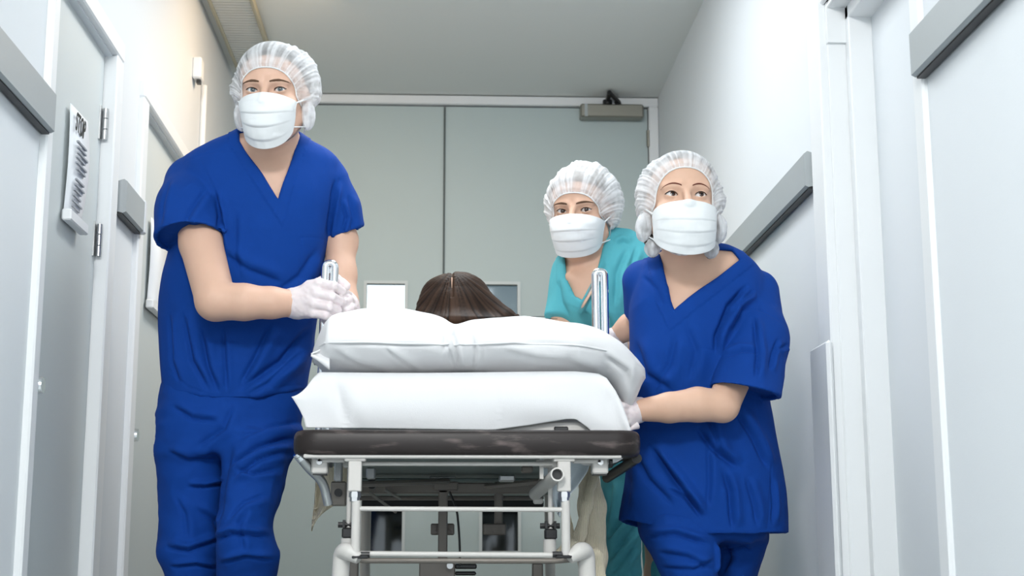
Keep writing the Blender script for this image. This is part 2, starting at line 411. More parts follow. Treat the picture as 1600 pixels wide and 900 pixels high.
# right doorway
rd = struct(MB().box((RDX, RD0-.02, .01), (RDX+.05, RD1+.02, RDT+.02)).build('door_3', 'wall'))
cs = MB()
cs.box((XR+.002, RD1-.012, 0), (RDX+.03, RD1, RDT), .003)                 # far jamb
cs.box((XR+.045, RD1-.045, 0), (RDX+.01, RD1-.012, RDT), .003)             # stop
cs.box((XR-.018, RD1-.006, 0), (XR+.012, RD1+.10, ZC-.004), .004)             # far casing (wide, to ceiling)
cs.box((XR+.002, RD0, 0), (RDX+.03, RD0+.012, RDT), .003)
cs.box((XR+.045, RD0+.012, 0), (RDX+.01, RD0+.04, RDT), .003)
cs.box((XR-.010, RD0-.045, 0), (XR+.012, RD0+.008, RDT+.05), .004)
cs.box((XR+.002, RD0, RDT-.014), (RDX+.03, RD1, RDT), .002)
cs.box((XR+.045, RD0, RDT-.045), (RDX+.01, RD1, RDT-.014), .002)
cs.box((XR-.010, RD0-.045, RDT), (XR+.012, RD1, RDT+.05), .004)
cs.box((XR+.001, RD1-.022, RDT-.10), (RDX+.03, RD1, RDT+.01))
struct(cs.build('trim_4', 'trim'))
cg = tag(MB().box((XR-.034, 3.215, .1), (XR-.019, 3.37, 1.115), .006).build('corner_guard', 'trim'), 'white corner guard strip on the wall edge right of the woman in blue', 'corner guard')

# ceiling light on the left
cl = thing('ceiling_light', 'long ribbed ceiling light above the man, left side', 'ceiling light', (-0.74, 4.2, ZC))
MB().box((-.078, -1.2, -.03), (-.066, 1.3, 0), .002).box((.066, -1.2, -.03), (.078, 1.3, 0), .002).box((-.078, 1.29, -.03), (.078, 1.31, 0)).build('housing', mat('fixture_edge', (.42, .40, .30), .5), cl)
m = MB()
for k in range(100):
    y = -1.19+k*.0248; m.box((-.066, y, -.024), (.066, y+.017, -.012))
m.box((-.066, -1.2, -.014), (.066, 1.29, -.004))
m.build('diffuser', 'diffuser', cl)
# small wall box high up left
sb = thing('wall_box', 'small white box with dark button high on the left wall', 'wall box', (XL, 4.74, 2.225))
MB().box((0, -.03, 0), (.03, .03, .075), .005).build('housing', 'trim', sb); MB().box((.012, -.012, -.012), (.026, .012, .001)).build('button', 'black', sb)

# door closer
dc = thing('door_closer', 'metal door closer at top right of the end doors', 'door closer', (0.70, YB-.0, 2.475))
MB().box((-.135, -.062, -.03), (.13, -.002, .028), .006).build('body', 'bronze', dc)
MB().box((-.118, -.064, -.028), (-.105, -.06, .026)).build('cover_seam', 'chrome', dc)
MB().tube([(-.018, -.03, .028), (-.018, -.03, .052)], .02, 12).tube([(.02, -.028, .05), (.035, -.035, .022)], .012, 8).build('pivot', 'black', dc, True)
MB().tube([(-.018, -.03, .05), (-.02, -.12, .058)], .010, 8).tube([(-.02, -.12, .058), (.03, -.03, .045)], .009, 8).build('arm', 'black', dc, True)
struct(MB().box((XL, YF, 0), (XL+.012, 2.98, .1)).build('baseboard_left', 'rail')); struct(MB().box((XR-.012, 3.4, 0), (XR, YB-.02, .1)).build('baseboard_right', 'rail'))

# ------------------------------------------------------------------ distance-field modelling
A_ = np.array
def seg(p, a, b, ra, rb):
    a = np.asarray(a, float); b = np.asarray(b, float); d = b-a
    t = np.clip((p-a)@d/(d@d+1e-12), 0, 1)
    return np.linalg.norm(p-(a+t[:, None]*d), axis=1)-(ra+(rb-ra)*t)
def ell(p, c, r):
    q = p-np.asarray(c, float); r = np.asarray(r, float)
    k0 = np.linalg.norm(q/r, axis=1); k1 = np.linalg.norm(q/(r*r), axis=1)+1e-9
    return k0*(k0-1)/k1
def smin(a, b, k):
    h = np.maximum(k-np.abs(a-b), 0)/k
    return np.minimum(a, b)-h*h*k*.25
def smax(a, b, k): return -smin(-a, -b, k)
def chain(p, pts, rs, k=.02):
    d = None
    for i in range(len(pts)-1):
        e = seg(p, pts[i], pts[i+1], rs[i], rs[i+1]); d = e if d is None else smin(d, e, k)
    return d
def catmull(t, tk, v):
    """smooth interpolation of key values v at keys tk (ascending)"""
    m = np.gradient(v, tk)
    i = np.clip(np.searchsorted(tk, t)-1, 0, len(tk)-2); h = tk[i+1]-tk[i]; s = np.clip((t-tk[i])/h, 0, 1)
    return (2*s**3-3*s**2+1)*v[i]+(s**3-2*s**2+s)*h*m[i]+(-2*s**3+3*s**2)*v[i+1]+(s**3-s**2)*h*m[i+1]
class Loft:
    """stack of superellipse sections; rows given as (py, pxL, pxR, Yc, ry)"""
    def __init__(s, rows, n=2.3, shrink=0.0, ztop=None, zbot=None):
        K = []
        for (py, l, r, Y, ry) in rows:
            a = P(l, py, Y); b = P(r, py, Y); K.append(((a[2]+b[2])/2, (a[0]+b[0])/2, Y, (b[0]-a[0])/2, ry))
        K = A_(sorted(K)); s.z = K[:, 0]; s.zz = np.linspace(s.z[0], s.z[-1], 400)
        s.tab = [catmull(s.zz, s.z, K[:, i]) for i in range(1, 5)]; s.n = n; s.sh = shrink
        s.top = s.z[-1] if ztop is None else ztop; s.bot = s.z[0] if zbot is None else zbot
    def at(s, z): return [np.interp(z, s.zz, t) for t in s.tab]
    def __call__(s, p, shrink=None, cap=True):
        sh = s.sh if shrink is None else shrink
        cx, cy, rx, ry = s.at(p[:, 2]); rx = np.maximum(rx-sh, .01); ry = np.maximum(ry-sh, .01)
        d = ((np.abs((p[:, 0]-cx)/rx)**s.n+np.abs((p[:, 1]-cy)/ry)**s.n)**(1/s.n)-1)*np.minimum(rx, ry)
        if cap: d = smax(d, np.maximum(p[:, 2]-s.top+.008, s.bot+.008-p[:, 2]), .012)
        return d
def sdf_mesh(f, lo, hi, h, smooth=1, fine=None):
    lo = np.asarray(lo, float); hi = np.asarray(hi, float); B = 8; AX = []
    for k in range(3):      # rectilinear grid: cells are smaller across the 'fine' box
        if fine is None or fine[1][k] <= lo[k] or fine[0][k] >= hi[k]: a = np.arange(lo[k], hi[k]+h, h)
        else:
            f0, f1 = max(fine[0][k], lo[k]), min(fine[1][k], hi[k])
            a = np.concatenate([np.arange(lo[k], f0, h), np.arange(f0, f1, fine[2]), np.arange(f1, hi[k]+h, h)])
            a = a[np.concatenate([[True], np.diff(a) > fine[2]*.5])]
        m = (-len(a)) % B; AX.append(np.concatenate([a, a[-1]+h*np.arange(1, m+1)]))
    n = A_([len(a) for a in AX]); nb = n//B
    g = np.stack(np.meshgrid(*[np.arange(k) for k in nb], indexing='ij'), -1).reshape(-1, 3)
    b0 = np.stack([AX[k][g[:, k]*B] for k in range(3)], 1); b1 = np.stack([AX[k][g[:, k]*B+B-1] for k in range(3)], 1)
    cen = (b0+b1)/2; hd_ = np.linalg.norm(b1-b0, axis=1)/2
    dc = np.concatenate([f(cen[i:i+200000]) for i in range(0, len(cen), 200000)])
    keep = np.abs(dc) < hd_*1.6+h*1.5+.004
    vals = np.repeat(np.repeat(np.repeat(np.where(dc < 0, -1., 1.).reshape(nb).astype(np.float32), B, 0), B, 1), B, 2)
    off = np.stack(np.meshgrid(*[np.arange(B)]*3, indexing='ij'), -1).reshape(-1, 3)
    kk = g[keep]
    v5 = vals.reshape(nb[0], B, nb[1], B, nb[2], B)
    for i in range(0, len(kk), 400):
        q = kk[i:i+400]; pts = (q[:, None, :]*B+off[None]).reshape(-1, 3); pts = np.stack([AX[k][pts[:, k]] for k in range(3)], 1)
        d = f(pts).astype(np.float32).reshape(-1, B, B, B)
        v5[q[:, 0], :, q[:, 1], :, q[:, 2], :] = d
    vals = v5.reshape(n); ins = vals < 0
    c = np.zeros(n-1, np.uint8)
    for dx in (0, 1):
        for dy in (0, 1):
            for dz in (0, 1): c += ins[dx:n[0]-1+dx, dy:n[1]-1+dy, dz:n[2]-1+dz]
    I = np.argwhere((c > 0) & (c < 8))
    idm = np.full(n-1, -1, np.int32); idm[I[:, 0], I[:, 1], I[:, 2]] = np.arange(len(I))
    cor = {}
    for dx in (0, 1):
        for dy in (0, 1):
            for dz in (0, 1): cor[(dx, dy, dz)] = vals[I[:, 0]+dx, I[:, 1]+dy, I[:, 2]+dz]
    acc = np.zeros((len(I), 3)); cnt = np.zeros(len(I))
    for a in cor:
        for ax in range(3):
            if a[ax]: continue
            b = list(a); b[ax] = 1; va, vb = cor[a], cor[tuple(b)]
            m = (va < 0) != (vb < 0); t = np.where(m, va/(va-vb+1e-12), 0)
            for k in range(3): acc[:, k] += m*(a[k]+(t if k == ax else 0))
            cnt += m
    fr_ = acc/cnt[:, None]; V = np.stack([AX[k][I[:, k]]*(1-fr_[:, k])+AX[k][I[:, k]+1]*fr_[:, k] for k in range(3)], 1)
    F = []
    for ax in range(3):
        u, v = [(1, 2), (2, 0), (0, 1)][ax]
        sl0 = [slice(None)]*3; sl1 = [slice(None)]*3; sl0[ax] = slice(0, n[ax]-1); sl1[ax] = slice(1, n[ax])
        s0, s1 = ins[tuple(sl0)], ins[tuple(sl1)]
        E = np.argwhere(s0 != s1); E = E[(E[:, u] > 0) & (E[:, v] > 0) & (E[:, u] < n[u]-1) & (E[:, v] < n[v]-1)]
        pos = s0[E[:, 0], E[:, 1], E[:, 2]]
        def cid(du, dv):
            q = E.copy(); q[:, u] += du; q[:, v] += dv; return idm[q[:, 0], q[:, 1], q[:, 2]]
        Q = np.stack([cid(-1, -1), cid(0, -1), cid(0, 0), cid(-1, 0)], 1)
        Q[~pos] = Q[~pos][:, ::-1]; F.append(Q)
    F = np.concatenate(F); F = F[(F >= 0).all(1)]
    for _ in range(smooth): V = relax(V, F, .5)
    return V, F
def relax(V, F, lam):
    s = np.zeros_like(V); c = np.zeros(len(V))
    for i in range(4):
        a, b = F[:, i], F[:, (i+1) % 4]
        for k in range(3): s[:, k] += np.bincount(a, V[b, k], len(V))+np.bincount(b, V[a, k], len(V))
        c += np.bincount(a, minlength=len(V))+np.bincount(b, minlength=len(V))
    return V+(s/np.maximum(c, 1)[:, None]-V)*lam
def normals(V, F):
    fn = np.cross(V[F[:, 2]]-V[F[:, 0]], V[F[:, 3]]-V[F[:, 1]]) if F.shape[1] == 4 else np.cross(V[F[:, 1]]-V[F[:, 0]], V[F[:, 2]]-V[F[:, 0]])
    N = np.zeros_like(V)
    for i in range(F.shape[1]):
        for k in range(3): N[:, k] += np.bincount(F[:, i], fn[:, k], len(V))
    return N/(np.linalg.norm(N, axis=1)[:, None]+1e-12)
TAB = RNG.rand(4096)
def vnoise(p):
    i = np.floor(p).astype(np.int64); f = p-i; f = f*f*(3-2*f); r = 0
    for dx in (0, 1):
        for dy in (0, 1):
            for dz in (0, 1):
                h = ((i[:, 0]+dx)*73856093 ^ (i[:, 1]+dy)*19349663 ^ (i[:, 2]+dz)*83492791) & 4095
                r = r+TAB[h]*(f[:, 0] if dx else 1-f[:, 0])*(f[:, 1] if dy else 1-f[:, 1])*(f[:, 2] if dz else 1-f[:, 2])
    return r*2-1
def ridged(p): return 1-np.abs(vnoise(p)+.5*vnoise(p*2.1+7))*1.6
def fold(V, N, pts, Y, w, amp, kind='s', front=True, fade=.25):
    """a crease along a polyline (photo points at depth Y): ridge 'r', or ridge beside valley 's'. w, amp in metres"""
    pp = [P(x, y, Y) for x, y in pts]; pp = A_([(q[0], q[2]) for q in pp]); L = [0]
    for i in range(len(pp)-1): L.append(L[-1]+np.linalg.norm(pp[i+1]-pp[i]))
    q = V[:, (0, 2)]; best = np.full(len(V), 1e9); sg = np.zeros(len(V)); tt = np.zeros(len(V))
    for i in range(len(pp)-1):
        d = pp[i+1]-pp[i]; l = np.linalg.norm(d); t = np.clip((q-pp[i])@d/(l*l), 0, 1); e = q-pp[i]-t[:, None]*d
        dd = np.linalg.norm(e, axis=1); m = dd < best; best[m] = dd[m]; tt[m] = (L[i]+t[m]*l)/L[-1]
        cr = (d[0]*e[:, 1]-d[1]*e[:, 0])/l; sg[m] = np.sign(cr[m])
    env = np.clip(tt/fade, 0, 1)*np.clip((1-tt)/fade, 0, 1) if fade > 0 else 1.0
    env = env*env*(3-2*env) if fade > 0 else 1.0
    s = best/w*sg; s = np.where(s > 0, s, s*2.0) if kind == 's' else s
    prof = np.exp(-s*s)*(s*2.33 if kind == 's' else 1.0)
    face = (np.clip(-N[:, 1]*1.5+.3, 0, 1)) if front else 1.0
    V += N*(amp*prof*env*face)[:, None]
def px2(V):
    """project vertices to photo pixels, only used to lay out seams at build time"""
    c = (V-CAMPOS)@CR; return 800+FPX*c[:, 0]/-c[:, 2], 450-FPX*c[:, 1]/-c[:, 2]

class Frame:
    def __init__(s, o, yaw=0, pitch=0, roll=0, scale=1.0):
        # yaw>0 turns face to viewer's right, pitch>0 raises the chin, roll>0 tips the crown to viewer's left
        y, p_, r = [math.radians(a) for a in (yaw, pitch, roll)]
        F = A_([math.sin(y)*math.cos(p_), -math.cos(y)*math.cos(p_), math.sin(p_)])
        U = A_([0, 0, 1.]); X = np.cross(U, F); X /= np.linalg.norm(X); U = np.cross(F, X)
        X2 = X*math.cos(r)+U*math.sin(r); U2 = -X*math.sin(r)+U*math.cos(r)
        s.B = A_([X2, F, U2]); s.o = np.asarray(o, float); s.s = scale
    def w(s, q): return s.o+(np.atleast_2d(q)*s.s)@s.B
    def w1(s, *q): return s.w(A_(q, float))[0]
    def l(s, p): return ((p-s.o)@s.B.T)/s.s

EX = .0315
def head_sdf(q, open_=1.0, fem=0.0):
    far = np.linalg.norm(q, axis=1)-.155; out = far.copy(); m = far < .03
    if m.any(): out[m] = head_core(q[m], open_, fem)
    return out
def head_core(q, open_=1.0, fem=0.0):
    d = ell(q, (0, -.018, .03), (.076, .094, .09))
    d = smin(d, ell(q, (0, .022, -.035), (.060-.004*fem, .066, .085)), .03)
    d = smin(d, ell(q, (0, .033, .045), (.062, .052, .055)), .03)
    ax = np.abs(q[:, 0]); m = q.copy(); m[:, 0] = ax
    d = smin(d, seg(m, (.052, .0, -.058), (.02, .052, -.1), .016, .014), .03)
    d = smin(d, ell(q, (0, .062, -.1), (.024, .02, .018)), .03)
    d = smin(d, ell(m, (.043, .058, -.034), (.02, .018, .017)), .025)
    d = smin(d, seg(m, (.014, .084, .017), (.046, .070, .019), .009-.003*fem, .007), .014)
    d = smax(d, -ell(m, (EX, .099, -.004), (.019, .019, .0115)), .014)
    d = smin(d, seg(q, (0, .087, .006), (0, .112, -.037), .0065, .0105), .012)
    d = smin(d, ell(m, (.011, .101, -.042), (.008, .009, .007)), .006)
    d = smin(d, ell(q, (0, .089, -.069), (.023, .009, .006)), .004)
    d = smin(d, ell(q, (0, .087, -.078), (.020, .010, .006)), .004)
    d = smin(d, ell(m, (EX, .0668, -.001), (.0158, .0158, .0150)), .003)
    # almond eye opening
    x = (m[:, 0]-EX)/.0140
    up = .0058*open_*(1-x*x); dn = -.0042*open_*(1-x*x)
    z = q[:, 2]+.001-.0012*x
    op = np.maximum(np.maximum(z-up, dn-z), .07-q[:, 1])
    d = smax(d, -op, .0006)
    # ears
    e = ell(m, (.076, -.012, -.012), (.008, .018, .031)); e = smax(e, -ell(m, (.086, -.006, -.008), (.008, .010, .02)), .004)
    return smin(d, e, .006)
def join(*parts):
    V = []; F = []; n = 0
    for v, f in parts: V.append(v); F.append(f+n); n += len(v)
    return np.concatenate(V), np.concatenate(F)
def bbox(fr, m=.0):
    c = fr.w(A_([(x, y, z) for x in (-.1, .1) for y in (-.14, .135) for z in (-.145, .14)])); return c.min(0)-m, c.max(0)+m

def eyes(fr, parent, iris, gaze=(0, 0), brow='brow', browshape=(.0, .0), thick=.0022, open_=1.0):
    for sx in (-1, 1):
        c = A_([sx*EX, .0668, -.001]); r = .0139
        th = np.linspace(0, math.pi, 25); ph = np.linspace(0, 2*math.pi, 33)[:-1]
        g = A_([gaze[0], 1.0, gaze[1]]); g /= np.linalg.norm(g); a = np.cross(g, (0, 0, 1.)); a /= np.linalg.norm(a); b = np.cross(a, g)
        def dome(t0, t1, n, rr, bulge=0):
            V = []; F = []
            for i in range(n+1):
                t = t0+(t1-t0)*i/n
                for k in range(32):
                    p_ = ph[k]; V.append(c+(rr+bulge*(math.cos(t)-math.cos(t1)))*(g*math.cos(t)+(a*math.cos(p_)+b*math.sin(p_))*math.sin(t)))
            for i in range(n):
                for k in range(32): F.append((i*32+k, i*32+(k+1) % 32, (i+1)*32+(k+1) % 32, (i+1)*32+k))
            return fr.w(A_(V)), A_(F)[:, ::-1]
        eb = mesh_obj('eye', *dome(0.001, math.pi-.001, 18, r), 'eyewhite', parent)
        mesh_obj('iris', *dome(0.001, .43, 6, r+.0002, .004), iris, eb)
        mesh_obj('pupil', *dome(0.001, .19, 3, r+.00075, .004), 'pupil', eb)
        # upper lash line and brow
        m = MB(); pts = []
        for x in np.linspace(-1.05, 1.12, 13):
            xx = x*.0140; z = -.001+.0058*open_*(1-x*x)+.0012*x if abs(x) < 1 else -.001+.0012*x
            yy = .0668+math.sqrt(max(.0166**2-xx**2-(z+.001)**2, 1e-6))
            pts.append(fr.w1(sx*(EX+xx), yy, z+.0006))
        m.tube(pts, [.0005]+[.0010*fr.s]*11+[.0005], 6); m.build('eyelashes', 'lash', parent, True)
        m = MB(); pts = []; rs = []
        for t in np.linspace(0, 1, 15):
            x = .012+t*.043; z = .0155+browshape[0]*math.sin(t*math.pi*.85)-browshape[1]*t*t
            pts.append((sx*x, z)); rs.append(thick*(.35+1.0*math.sin(min(1, t*1.6+.25)*math.pi/2)*(1-t**2.2)))
        W = []
        for (x, z) in pts:     # walk to the face surface
            ys = np.linspace(.05, .12, 141); q = np.stack([np.full(141, x), ys, np.full(141, z)], 1); d = head_sdf(q)
            i = np.where(d < 0)[0]; W.append((x, ys[i[-1]]+.0004 if len(i) else .08, z))
        V = []; F = []
        for i, (wpt, rr) in enumerate(zip(W, rs)):
            for dz, dy in ((-rr, -.001), (-rr*.5, .0009), (rr*.5, .0009), (rr, -.001)): V.append((wpt[0], wpt[1]+dy, wpt[2]+dz))
            if i:
                for k in range(3):
                    a0 = (i-1)*4+k; F.append((a0, a0+1, a0+5, a0+4) if sx < 0 else (a0+4, a0+5, a0+1, a0))
        mesh_obj('eyebrow', fr.w(A_(V)), A_(F), brow, parent)

def hair_f(fr, hl=.055, back=1.0):
    def f(p):
        q = fr.l(p); d = np.minimum(ell(q, (0, -.024, .034), (.081, .099, .089)), np.where(np.abs(q[:, 0]) < .09, head_sdf(q), 1)-.0045); d = smin(d, ell(q, (0, -.07, -.03), (.06, .05, .06)), .03)
        return np.maximum(d, (q[:, 1]-.035-.0*q[:, 2])-(q[:, 2]-hl)*1.6-0*back)*fr.s
    return f
def cap_mesh(fr, parent, rx=.102, rz=.118, ry=.125, n=46, seed=1, ears=0.0, rim=(.063, .053), skew=0.0, low=-.06, name='hair_cap', amp=.003, roundness=2.3):
    """bouffant cap: gathered dome on a rim that runs over the forehead, down the temples, behind the ears and under the nape"""
    NP, NS = 400, 54
    ph = np.linspace(0, 2*math.pi, NP, endpoint=False)      # 0 = crown, pi = nape side
    cz = (rim[1]+low)/2; hz = (rim[1]-low)/2; sn, cs_ = np.sin(ph), np.cos(ph)
    k_ = (np.abs(sn)**roundness+np.abs(cs_)**roundness)**(-1/roundness)
    rx_ = sn*k_*rim[0]; rz_ = cz+cs_*k_*hz
    top = np.clip((rz_+.045)/.04, 0, 1); top = top*top*(3-2*top)
    ry_ = np.zeros(NP); ys = np.linspace(-.03, .13, 161)
    for j in range(NP):
        d = head_sdf(np.stack([np.full(161, rx_[j]), ys, np.full(161, rz_[j])], 1)); i = np.where(d < .0012)[0]
        ry_[j] = ys[i[-1]]+.0015 if len(i) else .0
    ry_ = np.convolve(np.concatenate([ry_[-6:], ry_, ry_[:6]]), np.ones(13)/13, 'valid')
    ry_ = top*ry_+(1-top)*(-.035); rx_ = rx_*(1+(1-top)*.22)
    g = np.stack([np.sin(ph)*n*.16, np.cos(ph)*n*.16, np.full(NP, seed*1.7)], 1)
    pl = np.clip(1-np.abs(vnoise(g)+.55*vnoise(g*2.2+3))*2.0, 0, 1)
    V = []; at = []
    C = A_([skew, -.022, .022])
    for i in range(NS+1):
        s = (i/NS)**1.35
        t0 = math.pi*(.34+.655*s)
        dirp = np.stack([np.sin(ph)*math.sin(t0), np.full(NP, math.cos(t0)), np.cos(ph)*math.sin(t0)], 1)
        lob = 1+ears*np.exp(-((np.abs(sn)-.86)/.16)**2)*(cs_ < .1)
        R = np.stack([rx*lob, np.full(NP, ry), np.where(cs_ > 0, rz, rz*.90)], 1)
        e = C+dirp*R; rimp = np.stack([rx_, ry_, rz_], 1)
        k = math.sin(min(1, s*5.0)*math.pi/2)
        q = rimp*(1-k)+e*k
        big = vnoise(np.stack([np.sin(ph)*2.6, np.cos(ph)*2.6, np.full(NP, s*4+seed)], 1))*.006*k
        mid = (1-np.abs(vnoise(np.stack([np.sin(ph)*6, np.cos(ph)*6, np.full(NP, s*3.5+seed*2)], 1)))*2.2)*.0035*k*(1-s)
        dp = pl*amp*min(1, s*10)*(1-s)**1.5*1.3
        V.append(q+dirp*(dp+big+mid)[:, None]); at.append(pl*(1-.65*s)+mid*60)
    V = np.concatenate(V); at = np.concatenate(at); idx = np.arange((NS+1)*NP).reshape(NS+1, NP)
    F = np.stack([idx[:-1], np.roll(idx, -1, 1)[:-1], np.roll(idx, -1, 1)[1:], idx[1:]], -1).reshape(-1, 4)
    r1 = 1-np.abs(vnoise(V*55+seed))*2.4; r2 = 1-np.abs(vnoise(V*130+seed))*2.4
    V = V+(V-C)/np.linalg.norm(V-C, axis=1)[:, None]*(r1*.0013+r2*.0006)[:, None]
    # keep the cap clear of the skull
    hair = hair_f(Frame((0, 0, 0)), rim[1]+.003); F0 = Frame((0, 0, 0))
    for _ in range(5):
        d = np.minimum(head_sdf(V), hair(F0.w(V))); push = np.clip(.0046-d, 0, .01)*(np.repeat(np.arange(NS+1), NP) > 1)
        V = V+(V-C)/np.linalg.norm(V-C, axis=1)[:, None]*push[:, None]
    cm = mesh_obj(name, fr.w(V), F, 'cap', parent, attr={'pleat': np.clip(at*.62+.10+r1*.16+r2*.12, 0, 1)})
    m = MB(); ring = [fr.w1(rx_[j], ry_[j], rz_[j]) for j in range(0, NP, 4)]
    m.tube(ring, .0017*fr.s, 6, closed=True); m.build('elastic_rim', 'mask', cm, True)
    return cm

def mask_mesh(fr, parent, halfw=.076, top=-.012, bot=-.122, nose=.124, mid=.121, chin=.088, side_y=.034, side=(-.034, -.080), seed=1, narrow=.84, tp=1.5, bp=.62, straps=True):
    NU, NV = 90, 100; V = []
    for j in range(NV+1):
        v = j/NV
        yc = catmull(A_([v]), A_([0, .22, .6, 1.]), A_([nose-.016, mid+.002, mid, chin]))[0]
        pl = 0
        for k, (c0, d0) in enumerate(((.28, .0060), (.52, .0066), (.75, .0056))):   # overlapping pleats
            t = (v-c0)/.13
            if -1 < t < 1: pl += d0*((t+1)/2 if t < .75 else (1-t)*3.5)
        hw = halfw*(1-(1-narrow)*v**1.2)
        for i in range(NU+1):
            u = -1+2*i/NU; th = u*math.pi/2*.985; cu = math.cos(th)
            x = hw*math.sin(th)
            y = side_y+(yc-side_y)*(cu**.70)
            b_ = (1-v)*cu**tp+v*cu**bp
            z = (side[0]+(side[1]-side[0])*v)*(1-b_)+(top+(bot-top)*v)*b_
            V.append((x, y+pl*cu*(.75+.25*math.sin(3*u+seed)), z))
    V = A_(V); idx = np.arange((NU+1)*(NV+1)).reshape(NV+1, NU+1)
    F = np.stack([idx[:-1, :-1], idx[1:, :-1], idx[1:, 1:], idx[:-1, 1:]], -1).reshape(-1, 4)
    V[:, 1] += vnoise(V*A_([40, 40, 80])+seed)*.0016+vnoise(V*A_([110, 60, 30])+seed)*.0007
    for _ in range(3):     # lift clear of the nose, then even the lift out over the cloth
        lift = (np.clip(.0038-head_sdf(V), 0, .015)*1.2).reshape(NV+1, NU+1)
        for _ in range(10):
            p_ = np.pad(lift, 1, 'edge'); lift = np.maximum(lift, (p_[:-2, 1:-1]+p_[2:, 1:-1]+p_[1:-1, :-2]+p_[1:-1, 2:])/4*.97)
        V[:, 1] += lift.ravel()
    o = mesh_obj('surgical_mask', fr.w(V), F, 'mask', parent); md = o.modifiers.new('t', 'SOLIDIFY'); md.thickness = .0012; md.offset = 1
    for sx in (-1, 1):
        m = MB(); c0 = V[idx[0, 0 if sx < 0 else NU]]; c1 = V[idx[NV, 0 if sx < 0 else NU]]
        if straps:
            m.tube([fr.w1(*(c0+A_([0, .002, -.002]))), fr.w1(sx*.086, .0, -.008), fr.w1(sx*.096, -.04, .02)], .0020*fr.s, 6)
            m.tube([fr.w1(*(c1+A_([0, .001, .002]))), fr.w1(sx*.076, .0, -.075), fr.w1(sx*.06, -.06, -.08)], .0016*fr.s, 6)
        m.tube([fr.w1(*V[idx[j, 0 if sx < 0 else NU]]) for j in range(0, NV+1, 10)], .0020*fr.s, 6)
        m.build('mask_tie', 'mask', o, True)
    return o
def strands(V, axis, f=260):
    q = V*A_(f)*A_(axis)
    return np.clip(.42+.38*vnoise(q)+.3*vnoise(q*2.3+5), 0, 1)

def hand_sdf(q, hd):
    """hd: dict wrist, palm points, fingers [(pts, r)]"""
    d = None
    for (a, b, ra, rb, k) in hd['palm']:
        e = seg(q, a, b, ra, rb); d = e if d is None else smin(d, e, k)
    for pts, r in hd['fingers']:
        f = None
        for i in range(len(pts)-1):
            e = seg(q, pts[i], pts[i+1], r*(1-.06*i), r*(1-.06*(i+1))); f = e if f is None else smin(f, e, .003)
        d = smin(d, f, .0045)
    return d

# ------------------------------------------------------------------ gurney
GY = 3.0; GX0, GX1 = -0.309, 0.415
gur = thing('hospital_gurney', 'white enamelled hospital gurney with dark bumper, pushed towards the viewer', 'gurney', (0.053, 3.9, 0))
def gp(v): return (v[0]-0.053, v[1]-3.9, v[2])
class GB(MB):
    def box(s, a, b, bev=0.0): return MB.box(s, gp(a), gp(b), bev)
    def tube(s, pts, r, n=14, caps=True, closed=False): return MB.tube(s, [gp(p) for p in pts], r, n, caps, closed)
    def go(s, name, m, smooth=False, parent=None): return s.build(name, m, gur if parent is None else parent, smooth)
# front bumper: swept rounded-rectangle section, wrapping the corners
path = fillet([(GX0+.022, 3.16, .864), (GX0+.022, GY+.012, .864), (GX1-.022, GY+.012, .864), (GX1-.022, 3.16, .864)], .035, 8)
V = []; F = []; NS_ = 20
for i, p_ in enumerate(path):
    t = path[min(i+1, len(path)-1)]-path[max(i-1, 0)]; t /= np.linalg.norm(t); u = np.cross(t, (0, 0, 1.))
    for k in range(NS_):
        a = 2*math.pi*k/NS_; cx, cz = math.cos(a), math.sin(a)
        e = .55; V.append(gp(p_+u*(abs(cx)**e*math.copysign(.022, cx))+A_([0, 0, 1.])*(abs(cz)**e*math.copysign(.027, cz))))
for i in range(len(path)-1):
    for k in range(NS_): a = i*NS_+k; b = i*NS_+(k+1) % NS_; F.append((a, a+NS_, b+NS_, b))
F.append(tuple(range(NS_))); F.append(tuple((len(path)-1)*NS_+k for k in range(NS_))[::-1])
mesh_obj('bumper', V, F, 'bumper', gur)
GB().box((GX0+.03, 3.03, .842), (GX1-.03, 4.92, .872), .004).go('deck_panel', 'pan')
GB().box((GX0+.025, 3.0, .832), (GX1-.045, 3.022, .840), .002).go('front_edge_strip', 'frame')
for x in (GX0+.012, GX1-.012):
    GB().tube(fillet([(x, 3.12, .86), (x, 4.93, .86)], .05), .013, 12).go('side_rail', 'black', True)
GB().tube([(GX0+.01, 4.93, .86), (GX1-.01, 4.93, .86)], .02, 12).go('rear_bumper', 'bumper', True)
# side cheeks with finger holes visible above the bumper at right
ck = GB().box((.13, 3.074, .872), (.345, 3.082, .914), .002); ck.go('end_plate', 'frame')
GB().box((.236, 3.068, .891), (.266, 3.076, .904), .002).go('slot', 'black'); GB().box((.310, 3.068, .884), (.337, 3.076, .914)).go('slot', 'black')
# front uprights: box socket, nut, round leg
YF_ = 3.02
for x in (P(555, 740, YF_)[0], P(881, 740, YF_)[0]):
    GB().box((x-.0135, YF_-.012, P(0, 768, YF_)[2]), (x+.0135, YF_+.014, .838), .002).box((x-.022, YF_-.014, .826), (x+.022, YF_+.014, .838), .002).go('leg_socket', 'frame')
    z0 = P(0, 768, YF_)[2]
    GB().tube([(x, YF_, z0-.02), (x, YF_, z0)], .0105, 6).tube([(x, YF_, z0-.012), (x, YF_, z0-.002)], .0125, 6).go('lock_nut', 'steel')
    GB().tube([(x+.003, YF_, P(0, 869, YF_)[2]), (x+.003, YF_, z0-.018)], .0092, 16).go('upright', 'frame', True)
